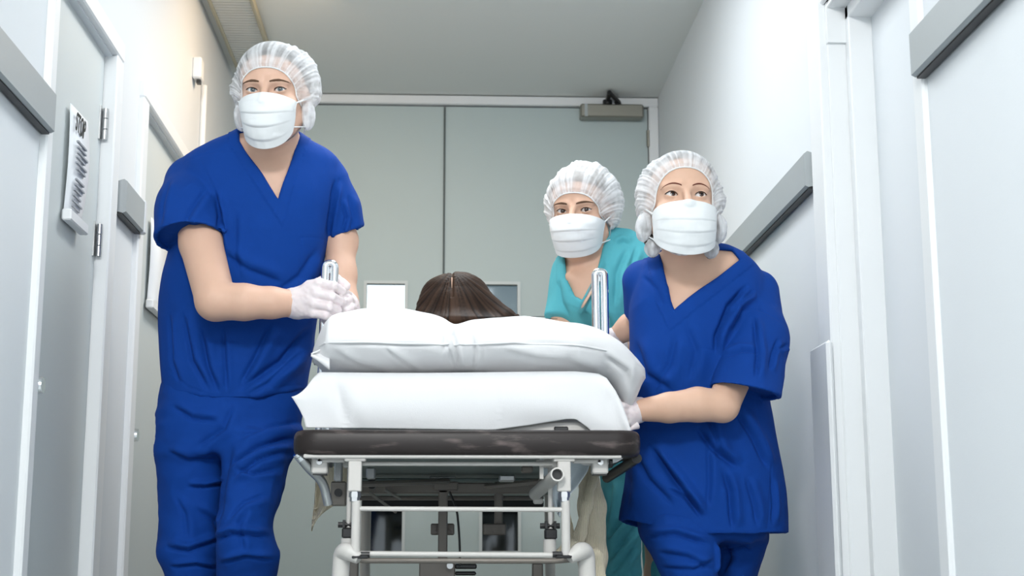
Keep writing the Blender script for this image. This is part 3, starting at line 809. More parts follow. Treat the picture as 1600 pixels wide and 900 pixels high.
# slim rods with dark clamps and sleeves
for x, zb_ in ((P(545, 800, 3.12)[0], 830), (P(860, 800, 3.12)[0], 832)):
    zt_ = P(0, 726, 3.12)[2]; zc_ = P(0, zb_-5, 3.12)[2]
    GB().tube([(x, 3.12, zc_), (x, 3.12, zt_)], .0052, 10).go('strut_rod', 'frame', True)
    GB().box((x-.014, 3.105, zt_-.006), (x+.012, 3.135, zt_+.05), .003).go('rod_head', 'frame')
    GB().box((x-.013, 3.105, zc_-.022), (x+.013, 3.135, zc_), .003).tube([(x-.022, 3.12, zc_+.006), (x+.02, 3.12, zc_+.006)], .006, 8).box((x-.012, 3.11, zc_), (x-.007, 3.13, zc_+.016)).box((x+.007, 3.11, zc_), (x+.012, 3.13, zc_+.016)).go('clamp', 'black')
    GB().tube([(x-.002, 3.12, zc_-.07), (x-.002, 3.12, zc_-.022)], .0135, 14).go('sleeve', 'frame', True)
# cross bars
def pz(py, Y=YF_): return P(0, py, Y)[2]
xa, xb = P(562, 797, YF_)[0], P(878, 797, YF_)[0]
GB().tube([(xa, YF_, pz(795)), (xb, YF_, pz(796.5))], .0050, 12).go('cross_bar', 'frame', True)
GB().tube([(xa-.005, YF_+.004, pz(866)), (xb+.005, YF_+.004, pz(869))], .0055, 12).go('cross_bar', 'frame', True)
GB().tube([(xa-.02, YF_+.03, pz(874)), (xa+.01, YF_+.045, pz(877)), (xb-.01, YF_+.045, pz(878)), (xb+.02, YF_+.03, pz(876))], .0058, 12).go('cross_bar', 'framed', True)
GB().tube([(xa, YF_+.02, .823), (xb, YF_+.02, .823)], .0045, 8).go('cross_bar', 'frame', True)
for x in (xa, xb): GB().box((x-.014, YF_-.012, pz(874)), (x+.020, YF_+.012, pz(869)), .002).tube([(x-.02, YF_, pz(868)), (x+.022, YF_, pz(868))], .0065, 8).go('foot_bolt', 'black')
# caster fork hoops and wheels
for x, s in ((P(537, 870, 3.05)[0], -1), (P(913, 870, 3.05)[0], 1)):
    x0 = x
    h = fillet([(x0-s*.034, 3.02, pz(874)), (x0-s*.006, 3.03, pz(860)), (x0+s*.004, 3.05, pz(866)), (x0+s*.012, 3.06, .45), (x0+s*.012, 3.08, .16)], .03, 8)
    GB().tube(h, [.012]+[.0178]*(len(h)-1), 18).go('caster_leg', 'frame', True)
    GB().box((x0-.016, 3.08, .12), (x0+.04*0+.028, 3.13, .2), .006).go('caster_fork', 'steel')
    GB().tube([(x0-.008, 3.1, .075), (x0+.02, 3.1, .075)], .075, 28).go('caster_wheel', 'black', True)
for x in (GX0+.06, GX1-.06):
    GB().tube(fillet([(x, 4.85, .85), (x, 4.82, .45), (x, 4.8, .16)], .1), .0165, 14).go('caster_leg', 'frame', True)
    GB().tube([(x-.014, 4.8, .075), (x+.014, 4.8, .075)], .075, 28).go('caster_wheel', 'black', True)
# socket tube pointing at the viewer
a = P(871, 741, 2.985); k = P(836, 772, 3.33); dr = (k-a)/np.linalg.norm(k-a); u_ = np.cross(dr, (0, 0, 1.)); u_ /= np.linalg.norm(u_); v_ = np.cross(u_, dr)
tb = MB(); NQ = 22
for ring, (t_, rr) in enumerate(((0, .0142), (1, .0142), (1, .0112), (0, .0112))):
    for q in range(NQ): tb.V.append(gp(a+(k-a)*t_+rr*(u_*math.cos(2*math.pi*q/NQ)+v_*math.sin(2*math.pi*q/NQ))))
for ring in range(4):
    for q in range(NQ): tb.F.append((ring*NQ+q, ring*NQ+(q+1) % NQ, ((ring+1) % 4)*NQ+(q+1) % NQ, ((ring+1) % 4)*NQ+q))
tb.build('pole_socket', 'frame', gur, True)
GB().tube([a+dr*.012, a+dr*.016], .0113, 18).go('socket_hollow', 'black', True)
GB().box(k-A_([.004, .012, .022]), k+A_([.018, .012, -.010]), .003).go('socket_clip', 'frame')
GB().box((P(846, 740, 3.06)[0]-.004, 3.055, pz(746)), (P(846, 740, 3.06)[0]+.004, 3.065, .832)).box((P(846, 740, 3.06)[0]-.011, 3.05, .824), (P(846, 740, 3.06)[0]+.011, 3.07, .832)).go('hanger', 'frame')
GB().box((P(866, 740, 3.03)[0]-.004, 3.035, .815), (P(866, 740, 3.03)[0]+.008, 3.05, .834), .002).go('hanger', 'frame')
# corner brackets and folded push handles
for x in (P(500, 730, 3.05)[0], P(937, 730, 3.05)[0]):
    GB().box((x-.0165, 3.035, pz(740, 3.05)), (x+.0165, 3.075, .838), .003).go('corner_bracket', 'frame')
    GB().box((x-.014, 3.04, pz(742, 3.05)), (x+.014, 3.07, pz(740, 3.05)+.001)).tube([(x+.02, 3.045, pz(722, 3.05)), (x+.026, 3.045, pz(722, 3.05))], .011, 10).go('rubber_cap', 'black')
    GB().tube([(x, 3.03, pz(722, 3.05)), (x, 3.036, pz(722, 3.05))], .0065, 6).go('bolt', 'steel')
GB().box((P(512, 0, 3.04)[0], 3.03, pz(721)), (P(553, 0, 3.04)[0], 3.05, pz(713)), .002).go('side_arm', 'frame')
GB().box((P(888, 0, 3.04)[0], 3.03, pz(722)), (P(930, 0, 3.04)[0], 3.05, pz(715)), .002).go('side_arm', 'frame')
L_ = fillet([P(466, 711, 3.03), P(484, 733, 3.05), P(505, 752, 3.08), P(513, 788, 3.10)], .05, 6)
GB().tube(L_, .0098, 14).go('push_handle', 'steel', True)
GB().tube([P(464, 708, 3.03), P(472, 718, 3.035)], .0105, 14).go('handle_collar', 'chrome', True)
R_ = fillet([P(995, 716, 3.06), P(970, 733, 3.2), P(948, 747, 3.3)], .05, 6)
GB().tube(R_, .011, 14).go('push_handle', 'black', True)
# mechanism under the deck
YM = 3.75
def pb(x0, y0, x1, y1, Y, dy, name, m, bev=.003):
    a = P(x0, y0, Y); b = P(x1, y1, Y); return GB().box((a[0], Y, b[2]), (b[0], Y+dy, a[2]), bev).go(name, m)
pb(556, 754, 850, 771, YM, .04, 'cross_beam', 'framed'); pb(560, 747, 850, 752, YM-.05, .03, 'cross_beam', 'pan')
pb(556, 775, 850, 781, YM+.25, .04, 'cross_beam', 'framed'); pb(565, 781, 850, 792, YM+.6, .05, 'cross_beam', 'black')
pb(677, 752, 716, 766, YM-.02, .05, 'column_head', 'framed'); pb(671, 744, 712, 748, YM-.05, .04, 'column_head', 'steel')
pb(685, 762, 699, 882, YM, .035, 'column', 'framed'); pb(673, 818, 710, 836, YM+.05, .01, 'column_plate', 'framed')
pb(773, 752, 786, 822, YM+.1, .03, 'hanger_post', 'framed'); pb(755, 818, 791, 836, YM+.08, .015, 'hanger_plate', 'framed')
for px_, py_ in ((773, 828), (760, 828), (786, 828), (680, 827), (704, 827)):
    q = P(px_, py_, YM+.05); GB().tube([(q[0], q[1], q[2]), (q[0], q[1]-.012, q[2])], .004 if px_ != 773 else .007, 8).go('bolt', 'framed')
pb(655, 876, 711, 960, YM-.08, .1, 'pedal_box', 'framed')
pb(711, 881, 745, 889, YM-.08, .08, 'pedal', 'black'); pb(711, 893, 744, 899, YM-.08, .08, 'pedal', 'black')
q = P(703, 884, YM-.1); GB().tube([q, q+A_([0, -.02, 0])], .008, 10).go('bolt', 'steel')
for i, (pts, r) in enumerate((([P(575, 768, 3.5), P(618, 800, 3.9)], .004), ([P(600, 765, 3.5), P(625, 779, 3.9)], .0035), ([P(552, 757, 3.3), P(700, 752, 3.7)], .007), ([P(845, 752, 3.3), P(760, 760, 3.7)], .007))):
    GB().tube(pts, r, 8).go('linkage_rod', 'framed', True)
for (px_, py_, r) in ((582, 757, .012), (536, 770, .010)):
    q = P(px_, py_, 3.5); GB().tube([q, q-A_([0, .03, 0])], r, 12).go('pivot_boss', 'black', True)
pb(572, 730, 586, 748, 3.3, .04, 'latch', 'steel'); pb(780, 742, 805, 752, 3.35, .04, 'latch', 'steel'); pb(815, 728, 833, 738, 3.3, .04, 'latch', 'framed')
pb(522, 718, 534, 752, 3.25, .03, 'corner_post', 'steel'); pb(517, 752, 540, 790, 3.28, .04, 'corner_post', 'framed')
q = P(529, 770, 3.27); GB().tube([q, q-A_([0, .012, 0])], .009, 12).go('bolt', 'black', True)
GB().tube(fillet([P(702, 768, 3.6), P(714, 795, 3.6), P(718, 840, 3.6), P(719, 885, 3.6)], .1, 8), .0028, 8).go('brake_cable', 'black', True)
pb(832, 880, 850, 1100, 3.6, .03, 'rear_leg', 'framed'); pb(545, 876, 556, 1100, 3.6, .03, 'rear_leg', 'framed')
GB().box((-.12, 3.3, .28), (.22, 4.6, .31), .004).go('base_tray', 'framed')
for x in (-.15, .25): GB().tube([(x, 3.1, .3), (x, 4.8, .3)], .018, 10).go('base_rail', 'frame', True)
for y in (3.1, 4.8): GB().tube([(GX0+.02, y, .3), (GX1-.02, y, .3)], .016, 10).go('base_rail', 'frame', True)
# side guard rails (raised, chrome)
RYF = 3.34
def siderail(px_t, px_b, ztpy, name_lab, double=True, rr=.0105):
    t = P(px_t, ztpy, RYF); bt = P(px_b, 600, RYF); xx = t[0]; xb_ = bt[0]; zt = t[2]-rr*1.3
    for k, dy in enumerate((0, .9)):
        pass
    m = GB().tube(fillet([(xx, RYF+.004, zt-.004), (xx, RYF+1.05, zt-.004), (xb_, RYF+1.05, .86)], .05, 8), rr*1.05, 16)
    o = m.go('guard_rail', 'chrome', True)
    hw = .0105    # narrow hairpin of tube at the near end
    GB().tube(fillet([(xb_-hw, RYF, .86), (xx-hw, RYF, zt+.006), (xx+hw, RYF, zt+.006), (xb_+hw, RYF, .86)], .0105, 8), rr*.92, 14).go('rail_bar', 'chrome', True, o)
    GB().box((xb_-.02, RYF-.02, .85), (xb_+.02, RYF+1.07, .885), .004).go('rail_bracket', 'steel', False, o)
    return xx, zt
RLx, RLz = siderail(516, 508, 407, 'l')
RRx, RRz = siderail(937, 940, 420, 'r')
q = P(948, 455, RYF); GB().tube([q, q+A_([.004, 0, 0])], .005, 8).go('rail_knob', 'steel', True)

# beige bag / cloth hanging on the left, cream blanket at the right
def cloth_sheet(name, outline_fn, NU, NV, m, parent, thick=.003):
    V = []
    for j in range(NV+1):
        for i in range(NU+1): V.append(outline_fn(i/NU, j/NV))
    idx = np.arange((NU+1)*(NV+1)).reshape(NV+1, NU+1)
    F = np.stack([idx[:-1, :-1], idx[1:, :-1], idx[1:, 1:], idx[:-1, 1:]], -1).reshape(-1, 4)
    o = mesh_obj(name, A_(V), F, m, parent); s = o.modifiers.new('t', 'SOLIDIFY'); s.thickness = thick; s.offset = 0
    return o
def lerpk(t, ks):
    ks = A_(ks, float); return [np.interp(t, ks[:, 0], ks[:, i]) for i in range(1, ks.shape[1])]
def strapc(u, v):
    l, r, = lerpk(v, [(0, 498, 552), (.3, 494, 553), (.6, 492, 553), (.8, 489, 525), (1, 487, 490)])
    py = 716+(830-716)*v; 
    if v > .5: py = 716+114*v-(u**1.3)*(v-.5)*70
    q = P(l+(r-l)*u, py, 3.42+.02*math.sin(u*7+v*2)+.01*math.sin(u*15)); return q
tag(cloth_sheet('linen_bag', strapc, 24, 40, 'blanket', None), 'beige cloth bag hanging under the left front corner of the gurney', 'bag')
# cream blanket: SDF of hanging folds
def blanket_f(p):
    d = chain(p, [P(915, 716, 3.36), P(925, 790, 3.36), P(927, 870, 3.36), P(924, 960, 3.36)], [.02, .028, .032, .03], .02)
    d = smin(d, chain(p, [P(932, 730, 3.33), P(917, 790, 3.31), P(906, 835, 3.3), P(900, 858, 3.28)], [.010, .013, .014, .012], .01), .006)
    d = smin(d, chain(p, [P(872, 862, 3.26), P(890, 850, 3.25), P(915, 860, 3.25), P(934, 868, 3.27), P(938, 905, 3.28), P(928, 930, 3.3)], [.005, .010, .012, .012, .012, .010], .01), .004)
    d = smin(d, chain(p, [P(884, 790, 3.36), P(890, 850, 3.34)], [.004, .014], .02), .02)
    d = smin(d, chain(p, [P(938, 875, 3.29), P(934, 915, 3.29)], [.011, .01]), .004)
    return d
lo = P(860, 980, 3.2); hi = P(960, 700, 3.45)
V, F = sdf_mesh(blanket_f, (lo[0]-.02, 3.15, lo[2]-.02), (hi[0]+.02, 3.46, hi[2]+.03), .004, 2)
N = normals(V, F); V += N*(vnoise(V*A_([90, 60, 14]))*.004)[:, None]
tag(mesh_obj('blanket', V, F, 'blanket'), 'cream woven blanket hanging in folds from the right side of the gurney', 'blanket')

# ------------------------------------------------------------------ mattress, sheet, pillow
mat_root = thing('mattress', 'white mattress wrapped in a loose sheet on the gurney, under the pillow', 'mattress', (0.053, 3.9, .872))
MB().box((-.29, -.78, .002), (.27, .98, .105), .02).build('foam_core', 'linen', mat_root)
TX = [(0, 497, 935), (.06, 488, 948), (.25, 472, 962), (.45, 455, 972), (.62, 462, 978), (.85, 474, 985), (1, 478, 986)]
NU, NV = 120, 90; V = []
zt = P(0, 581, 3.07)[2]
for j in range(NV+1):
    s = j/NV
    for i in range(NU+1):
        u = i/NU; c = 2*u-1
        if s < .42:     # top of the mattress, from foot to head
            Y = 4.88-(4.88-3.09)*(s/.42); xl, xr = -.285+.053, .30+.053
            if s > .34: k = (s-.34)/.08; a0 = P(497, 581, 3.07)[0]; a1 = P(935, 581, 3.07)[0]; xl += (a0-xl)*k; xr += (a1-xr)*k
            z = zt-.018*abs(c)**7+.002*math.sin(9*u+5*Y)
            V.append((xl+(xr-xl)*u, Y, z))
        else:
            v = (s-.42)/.58; l, r = lerpk(v, TX)
            xx = l+(r-l)*u
            # bottom hem: lower at left and middle, lifted at the right before the hanging corner
            hem = np.interp(xx, [455, 478, 770, 830, 885, 905, 925, 945, 990], [640, 668, 672, 664, 655, 655, 668, 684, 684])
            if xx > 900: hem = np.interp(xx, [900, 918, 935, 986], [655, 668, 684, 684])
            topy = 581+3*math.sin(u*5)*.4+max(0, (xx-900))*.10+max(0, (500-xx))*.5
            py = topy+(hem-topy)*v
            rnd = 1-math.exp(-v*14)
            Y = 3.085-.030*rnd-.012*math.sin(v*math.pi)*(1-abs(c)**3)
            Y += .008*math.exp(-((xx-930-v*45)/10)**2)*v - .010*math.exp(-((xx-950-v*40)/9)**2)*v
            Y += (.010*math.exp(-((xx-520-v*20)/9)**2)-.006*math.exp(-((xx-545-v*25)/14)**2))*math.sin(v*3.1)
            Y += .003*math.sin((xx+py*1.6)/38)*v*(1 if xx < 540 else .25)+.003*math.sin((xx*.3-py)/14)*v*(.3+.7*(xx > 780))
            V.append(tuple(P(xx, py, Y)))
V = A_(V)-A_([0.053, 3.9, .872]); idx = np.arange((NU+1)*(NV+1)).reshape(NV+1, NU+1)
F = np.stack([idx[:-1, :-1], idx[1:, :-1], idx[1:, 1:], idx[:-1, 1:]], -1).reshape(-1, 4)
sh = mesh_obj('sheet', V, F, 'linen', mat_root); s = sh.modifiers.new('t', 'SOLIDIFY'); s.thickness = .003; s.offset = -1
def corner(u, v):
    b_ = np.interp(u, [0, .15, .5, .8, 1], [716, 727, 728, 722, 712]); py = 700+(b_-700)*v
    return P(898+82*u, py, 3.06+.012*math.sin(u*8)+.01*v)-A_([0.053, 3.9, .872])
cloth_sheet('sheet_corner', corner, 30, 8, 'linen', mat_root, .002)
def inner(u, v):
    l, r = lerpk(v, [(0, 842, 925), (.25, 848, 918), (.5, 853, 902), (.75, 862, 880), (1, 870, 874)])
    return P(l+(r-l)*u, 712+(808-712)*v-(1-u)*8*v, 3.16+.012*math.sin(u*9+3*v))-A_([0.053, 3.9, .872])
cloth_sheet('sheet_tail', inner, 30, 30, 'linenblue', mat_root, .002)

# pillow: silhouette-driven lens with a dent for the head
tpts = [(490, 552), (497, 536), (505, 516), (516, 500), (530, 492), (560, 486), (600, 484), (640, 486), (675, 492), (695, 500), (707, 511), (716, 510), (735, 503), (765, 499), (800, 498), (850, 500), (900, 507), (935, 518), (965, 535), (985, 550), (1000, 566), (1006, 578)]
bpts = [(490, 556), (500, 572), (520, 578), (600, 581), (700, 582), (800, 583), (900, 585), (945, 592), (960, 612), (980, 640), (1000, 600), (1006, 580)]
spts = [(490, 554), (498, 540), (520, 537), (600, 538), (700, 541), (800, 538), (880, 541), (940, 546), (975, 556), (1006, 579)]
pw = thing('pillow', 'large white pillow dented in the middle under the patient\'s head', 'pillow', tuple(P(740, 580, 3.2)))
po = P(740, 580, 3.2)
NU, NR = 170, 64; V = []; YP = 3.07
for i in range(NU+1):
    u = i/NU; px_ = 490+(1006-490)*u
    tz = np.interp(px_, *zip(*tpts)); bz = np.interp(px_, *zip(*bpts)); sz = np.interp(px_, *zip(*spts))
    # smooth
    tz = np.mean([np.interp(px_+o, *zip(*tpts)) for o in (-6, -3, 0, 3, 6)]); bz = np.mean([np.interp(px_+o, *zip(*bpts)) for o in (-6, -3, 0, 3, 6)])
    e = min(1, u/.06, (1-u)/.22)**.5
    ryy = .015+.16*e; yc = YP+.165
    dent = .5*math.exp(-((px_-712)/34)**2)
    z1 = P(px_, tz, yc-.02)[2]; z0 = P(px_, bz, yc-.06)[2]; zs = P(px_, sz, YP+.01)[2]
    for k in range(NR):
        a = 2*math.pi*k/NR; ca, sa = math.cos(a), math.sin(a)
        y = yc-ryy*abs(ca)**.8*math.copysign(1, ca)
        if sa >= 0: z = zs+(z1-zs)*abs(sa)**1.05
        else: z = zs-(zs-z0)*abs(sa)**1.2
        if y > yc: z -= dent*.05*(y-yc)/ryy if sa > 0 else 0
        xx = P(px_, sz, yc)[0]
        # gathers around the dent and along the seam
        gath = .0015*math.sin(px_/17+3*a)
        if sa < 0: gath += .003*math.sin(px_/31+a*2)*abs(sa)
        y -= gath*2 if ca > 0 else 0; z += gath*.5*abs(sa)
        V.append((xx, y, z))
V = A_(V)
idx = np.arange((NU+1)*NR).reshape(NU+1, NR)
F = np.stack([idx[:-1], np.roll(idx, -1, 1)[:-1], np.roll(idx, -1, 1)[1:], idx[1:]], -1).reshape(-1, 4)
F = F[:, ::-1].copy() if ((V-V.mean(0))*normals(V, F)).sum() < 0 else F
N = normals(V, F)
def pfold(pts, w, a, kind='s'): fold(V, N, pts, 3.1, w, a, kind)
pfold([(700, 505), (712, 540), (722, 575)], .010, .008); pfold([(716, 508), (700, 530), (692, 560)], .008, .006)
pfold([(735, 520), (745, 552), (740, 578)], .008, .005); pfold([(690, 520), (715, 575)], .006, .005)
pfold([(520, 548), (560, 565), (620, 576)], .009, .006); pfold([(600, 545), (625, 560), (660, 575)], .008, .005); pfold([(780, 548), (840, 560), (900, 562)], .01, .005)
pfold([(880, 560), (930, 575), (965, 600)], .011, .006); pfold([(940, 550), (985, 575), (990, 600)], .01, .006)
pfold([(510, 539), (600, 541), (690, 544)], .005, .004); pfold([(735, 542), (850, 540), (950, 548)], .005, .004)
V += N*(ridged(V*A_([7, 7, 12]))*.0022)[:, None]
pc = mesh_obj('pillowcase', V-po, F, 'linen', pw)
m = MB(); m.tube([V[i*NR]-po+A_([0, -.0015, 0]) for i in range(6, NU-22, 3)], .0022, 6); m.build('seam_edge', 'linen', pc, True)
def spike(u, v):   # open pillowcase end poking out at the left
    x = 486+(515-486)*u; a_ = 553-(u)*13; b_ = 556+u*22
    return P(x, a_+(b_-a_)*v, 3.10+.010*math.sin(v*6))-po
cloth_sheet('case_flap', spike, 12, 10, 'linen', pw, .003)

# ------------------------------------------------------------------ people
def poly2(p, pts, Y):
    """signed distance (inside < 0) to a convex outline given as photo points at depth Y, in the XZ plane"""
    w_ = [P(x, y, Y) for x, y in pts]; w_ = A_([(a[0], a[2]) for a in w_]); c = w_.mean(0); d = None
    for i in range(len(w_)):
        a, b = w_[i], w_[(i+1) % len(w_)]; e = b-a; n = A_([e[1], -e[0]])/np.linalg.norm(e)
        if n@(c-a) > 0: n = -n
        k = (p[:, 0]-a[0])*n[0]+(p[:, 2]-a[1])*n[1]; d = k if d is None else np.maximum(d, k)
    return d
def seam(V, N, pts, Y, w=.0022, amp=-.0012): fold(V, N, pts, Y, w, amp, 'r', fade=0)
def cut(p, o, n):
    n = np.asarray(n, float); n = n/np.linalg.norm(n); return (p-np.asarray(o, float))@n
def cloth_noise(V, N, a=.003, f=(9, 9, 5), seed=0):
    q = V+seed*3.1
    V += N*(a*(ridged(q*A_(f))-.3)+a*.45*vnoise(q*A_(f)*2.7)+a*.18*vnoise(q*A_(f)*7))[:, None]
def span(pts, m=.12):
    a = A_(pts); return a.min(0)-m, a.max(0)+m
def leg_ext(rows, foot_px, py_floor, Y, w=26):
    return rows

def make_hand(o, fr_pts, palm, fingers, name, parent, h=.0019):
    hd = dict(palm=palm, fingers=fingers)
    f = lambda p: hand_sdf(p, hd)
    allp = [s[0] for s in palm]+[s[1] for s in palm]+[q for f_ in fingers for q in f_[0]]
    lo, hi = span(allp, .045)
    V, F = sdf_mesh(f, lo, hi, h, 1); N = normals(V, F)
    V += N*(vnoise(V*A_([150, 90, 150]))*.0007+vnoise(V*A_([60, 60, 60]))*.0006)[:, None]
    return mesh_obj(name, V, F, 'glove', parent), hd
def pt(*a): return P(*a)

def shoe(parent, c, m='shoe'):
    c = A_(c); f = lambda p: smax(smin(seg(p, c+A_([0, .07, .05]), c+A_([0, -.12, .035]), .042, .036), ell(p, c+A_([0, .07, .07]), (.04, .05, .06)), .03), -p[:, 2]+.002, .004)
    V, F = sdf_mesh(f, c-A_([.09, .22, .06]), c+A_([.09, .19, .2]), .008, 2); return mesh_obj('shoe', V, F, m, parent)
FY = lambda Y: None
def floor_z(): return 0.0

# ---- the man -------------------------------------------------------
mf = Frame((0, 0, 0), yaw=-6, pitch=-8, roll=0, scale=1.02); mf.o = P(417, 141, 3.27)-mf.w1(0, .0668, 0)
torso = Loft([(206, 376, 462, 3.47, .060), (218, 356, 480, 3.475, .080), (232, 322, 506, 3.485, .098), (248, 292, 526, 3.49, .110), (275, 276, 532, 3.49, .120),
              (310, 276, 528, 3.49, .128), (350, 276, 518, 3.495, .128), (400, 264, 507, 3.50, .122), (450, 253, 497, 3.51, .118), (500, 249, 494, 3.52, .118),
              (545, 250, 489, 3.53, .118), (585, 252, 483, 3.535, .120), (650, 256, 474, 3.54, .118)], 2.35)
Va = [(372, 205), (466, 208), (463, 226), (437, 319), (374, 222)]
neck_a, neck_b = mf.w1(0, -.03, -.06), P(420, 262, 3.47)
armR = [P(302, 290, 3.49), P(304, 335, 3.435), P(314, 380, 3.385), P(337, 470, 3.315), P(382, 472, 3.305), P(424, 473, 3.315), P(463, 474, 3.335)]
armRr = [.044, .046, .0505, .046, .0415, .036, .0305]
armL = [P(512, 290, 3.50), P(533, 376, 3.525), P(531, 430, 3.50), P(536, 470, 3.475), P(543, 482, 3.45)]
armLr = [.038, .0365, .036, .031, .028]
def man_body(p):
    q = mf.l(p); d = smin(head_sdf(q)*mf.s, seg(p, neck_a, neck_b, .0545, .066), .025)
    d = smin(d, seg(p, neck_b+A_([0, .03, -.03]), P(420, 300, 3.47), .06, .07), .05)
    m = seg(p, P(385, 222, 3.435), P(412, 262, 3.40), .010, .012); d = smin(d, m, .02); d = smin(d, seg(p, P(455, 222, 3.435), P(432, 262, 3.40), .010, .012), .02)
    # collar bones
    d = smin(d, seg(p, P(425, 268, 3.395), P(402, 255, 3.40), .006, .006), .015); d = smin(d, seg(p, P(436, 268, 3.395), P(450, 256, 3.40), .006, .006), .015)
    t = under(p, torso, Va, 3.4); d = smin(d, t, .03)
    d = smin(d, chain(p, armR, armRr, .01), .02); d = smin(d, chain(p, armL, armLr, .03), .02)
    for sx, a in ((0, 300), (1, 395)):
        d = smin(d, seg(p, P(a, 690, 3.54), P(a, 860, 3.47+.04*(sx == 0)), .055, .036), .03); e_ = (P(305, 1250, 3.62)[0], 3.61, .1) if sx == 0 else (P(385, 1240, 3.68)[0], 3.66, .1); d = smin(d, seg(p, P(a, 860, 3.45+.08*(sx == 0)), e_, .034, .026), .03)
    return d
def body_mesh(f, fr, lo, hi, h=.0046, hh=.0019):
    """one continuous skin: the grid is finer around the head"""
    hl, hh_ = bbox(fr)
    return sdf_mesh(f, lo, (hi[0], hi[1], max(hi[2], hh_[2])), h, 1, fine=(hl+A_([.01, .01, .03]), hh_-A_([.01, .01, .01]), hh))
def under(p, loft, va, Yv, near=.010, far=.026):
    """skin keeps close below the neckline and well inside the cloth elsewhere"""
    k = np.clip((poly2(p, va, Yv)+.004)/.03, 0, 1); k = k*k*(3-2*k); return loft(p, shrink=near+(far-near)*k)
V, F = body_mesh(man_body, mf, (-.78, 3.12, .02), (-.12, 3.75, 1.9))
man = mesh_obj('person', V, F, 'skin')
tag(man, 'man in royal blue scrubs, white mask and cap, gripping left rail of gurney', 'person')
eyes(mf, man, 'irisblue', gaze=(.16, .04), brow='brow', browshape=(.0045, .003), thick=.0026, open_=.82)
def hair_obj(fr, parent, m, hl, h=.003):
    lo, hi = bbox(fr, .02); V, F = sdf_mesh(hair_f(fr, hl), lo, hi, h, 1); q = fr.l(V); th = np.arctan2(q[:, 0], q[:, 2]-.02)
    st = np.clip(.45+.5*vnoise(np.stack([th*22, q[:, 1]*12, q[:, 2]*6], 1)), 0, 1); N = normals(V, F); V += N*((st-.5)*.003)[:, None]
    return mesh_obj('hair', V, F, m, parent, attr={'strand': st})
hair_obj(mf, man, 'hairdark', .052)
cap_mesh(mf, man, rx=.101, rz=.100, ry=.118, seed=3, ears=.02, rim=(.063, .049), skew=.002, low=-.062)
mask_mesh(mf, man, halfw=.065, top=-.013, bot=-.138, seed=2, side=(-.026, -.082), narrow=.86, tp=1.8, bp=.85)

slR = [P(300, 288, 3.49), P(298, 330, 3.43), P(297, 400, 3.37)]
slL = [P(508, 288, 3.50), P(525, 325, 3.515), P(541, 372, 3.53)]
hemR = (P(297, 373, 3.39), P(297, 373, 3.40)-P(298, 330, 3.42)+A_([0, 0, -.0])); hemL = (P(536, 364, 3.53), P(541, 372, 3.53)-P(520, 312, 3.51))
torso_z = lambda p: p[:, 2]
def man_top(p):
    d = torso(p, cap=False)
    d = smax(d, p[:, 2]-torso.top-.004, .01)
    hem = P(0, 622, 3.45)[2]+.030*np.abs((p[:, 0]-P(360, 0+600, 3.45)[0])/.17)**2
    d = np.maximum(d, hem-p[:, 2])
    dR = np.maximum(chain(p, slR, [.068, .077, .088], .03), cut(p, *hemR)); dL = np.maximum(chain(p, slL, [.062, .053, .051], .03), cut(p, *hemL))
    d = smin(d, dR, .006); d = smin(d, dL, .008)
    cR = np.maximum(chain(p, slR, [.060, .070, .081], .03), -cut(p, *hemR)-.012); cL = np.maximum(chain(p, slL, [.054, .046, .044], .03), -cut(p, *hemL)-.012)
    d = np.maximum(d, -np.maximum(cR, -(torso(p, cap=False)-.002))); d = np.maximum(d, -np.maximum(cL, -(torso(p, cap=False)-.002)))
    v = np.maximum(poly2(p, Va, 3.4), p[:, 1]-3.50); v = np.minimum(v, seg(p, neck_a, P(420, 236, 3.48), .060, .064))
    return smax(d, -v, .003)
lo = P(225, 660, 3.45); hi = P(590, 190, 3.45)
V, F = sdf_mesh(man_top, (lo[0], 3.2, lo[2]-.02), (hi[0], 3.72, hi[2]+.03), .0034, 1)
N = normals(V, F)
d2 = poly2(V, Va, 3.4); V += N*((np.clip((d2+.004)/.003, 0, 1)*(d2 < .024)*.0022*(V[:, 1] < 3.5)))[:, None]
cloth_noise(V, N, .0032, (8, 8, 4.5), 1)
Ym = 3.4
def mfold(pts, w, a, kind='s'): fold(V, N, pts, Ym, w, a, kind)
mfold([(492, 498), (440, 565), (366, 618)], .020, .013); mfold([(480, 540), (420, 600), (380, 622)], .014, .008); mfold([(430, 500), (400, 560), (372, 610)], .016, .009)
mfold([(313, 505), (326, 571), (345, 616)], .014, .009); mfold([(285, 480), (300, 560), (330, 612)], .014, .008); mfold([(262, 480), (266, 560), (280, 600)], .012, .007)
mfold([(350, 505), (352, 560), (355, 615)], .010, .006); mfold([(500, 380), (470, 430), (420, 470)], .016, .006); mfold([(345, 390), (390, 420), (450, 440)], .018, .006)
mfold([(340, 300), (349, 340), (352, 400)], .010, .011); mfold([(525, 270), (518, 320), (508, 372)], .010, .010)
mfold([(375, 330), (372, 400), (380, 440)], .012, .004); mfold([(270, 280), (262, 330), (262, 366)], .012, .004); mfold([(330, 300), (310, 340), (300, 368)], .014, .006)
mfold([(545, 290), (550, 330), (548, 355)], .012, .005); mfold([(530, 300), (540, 330), (530, 360)], .008, .005)
for s_ in ([(314, 252), (340, 306), (349, 372)], [(528, 272), (520, 320), (510, 368)], [(288, 249), (340, 240), (372, 238)], [(470, 371), (517, 364)], [(470, 371), (467, 440)],
           [(437, 320), (433, 345)], [(328, 533), (370, 536)], [(328, 533), (326, 600)], [(248, 366), (300, 370), (346, 368)], [(255, 572), (290, 602), (330, 617), (385, 615), (465, 595)]): seam(V, N, s_, Ym)
mesh_obj('scrub_top', V, F, 'blue', man)
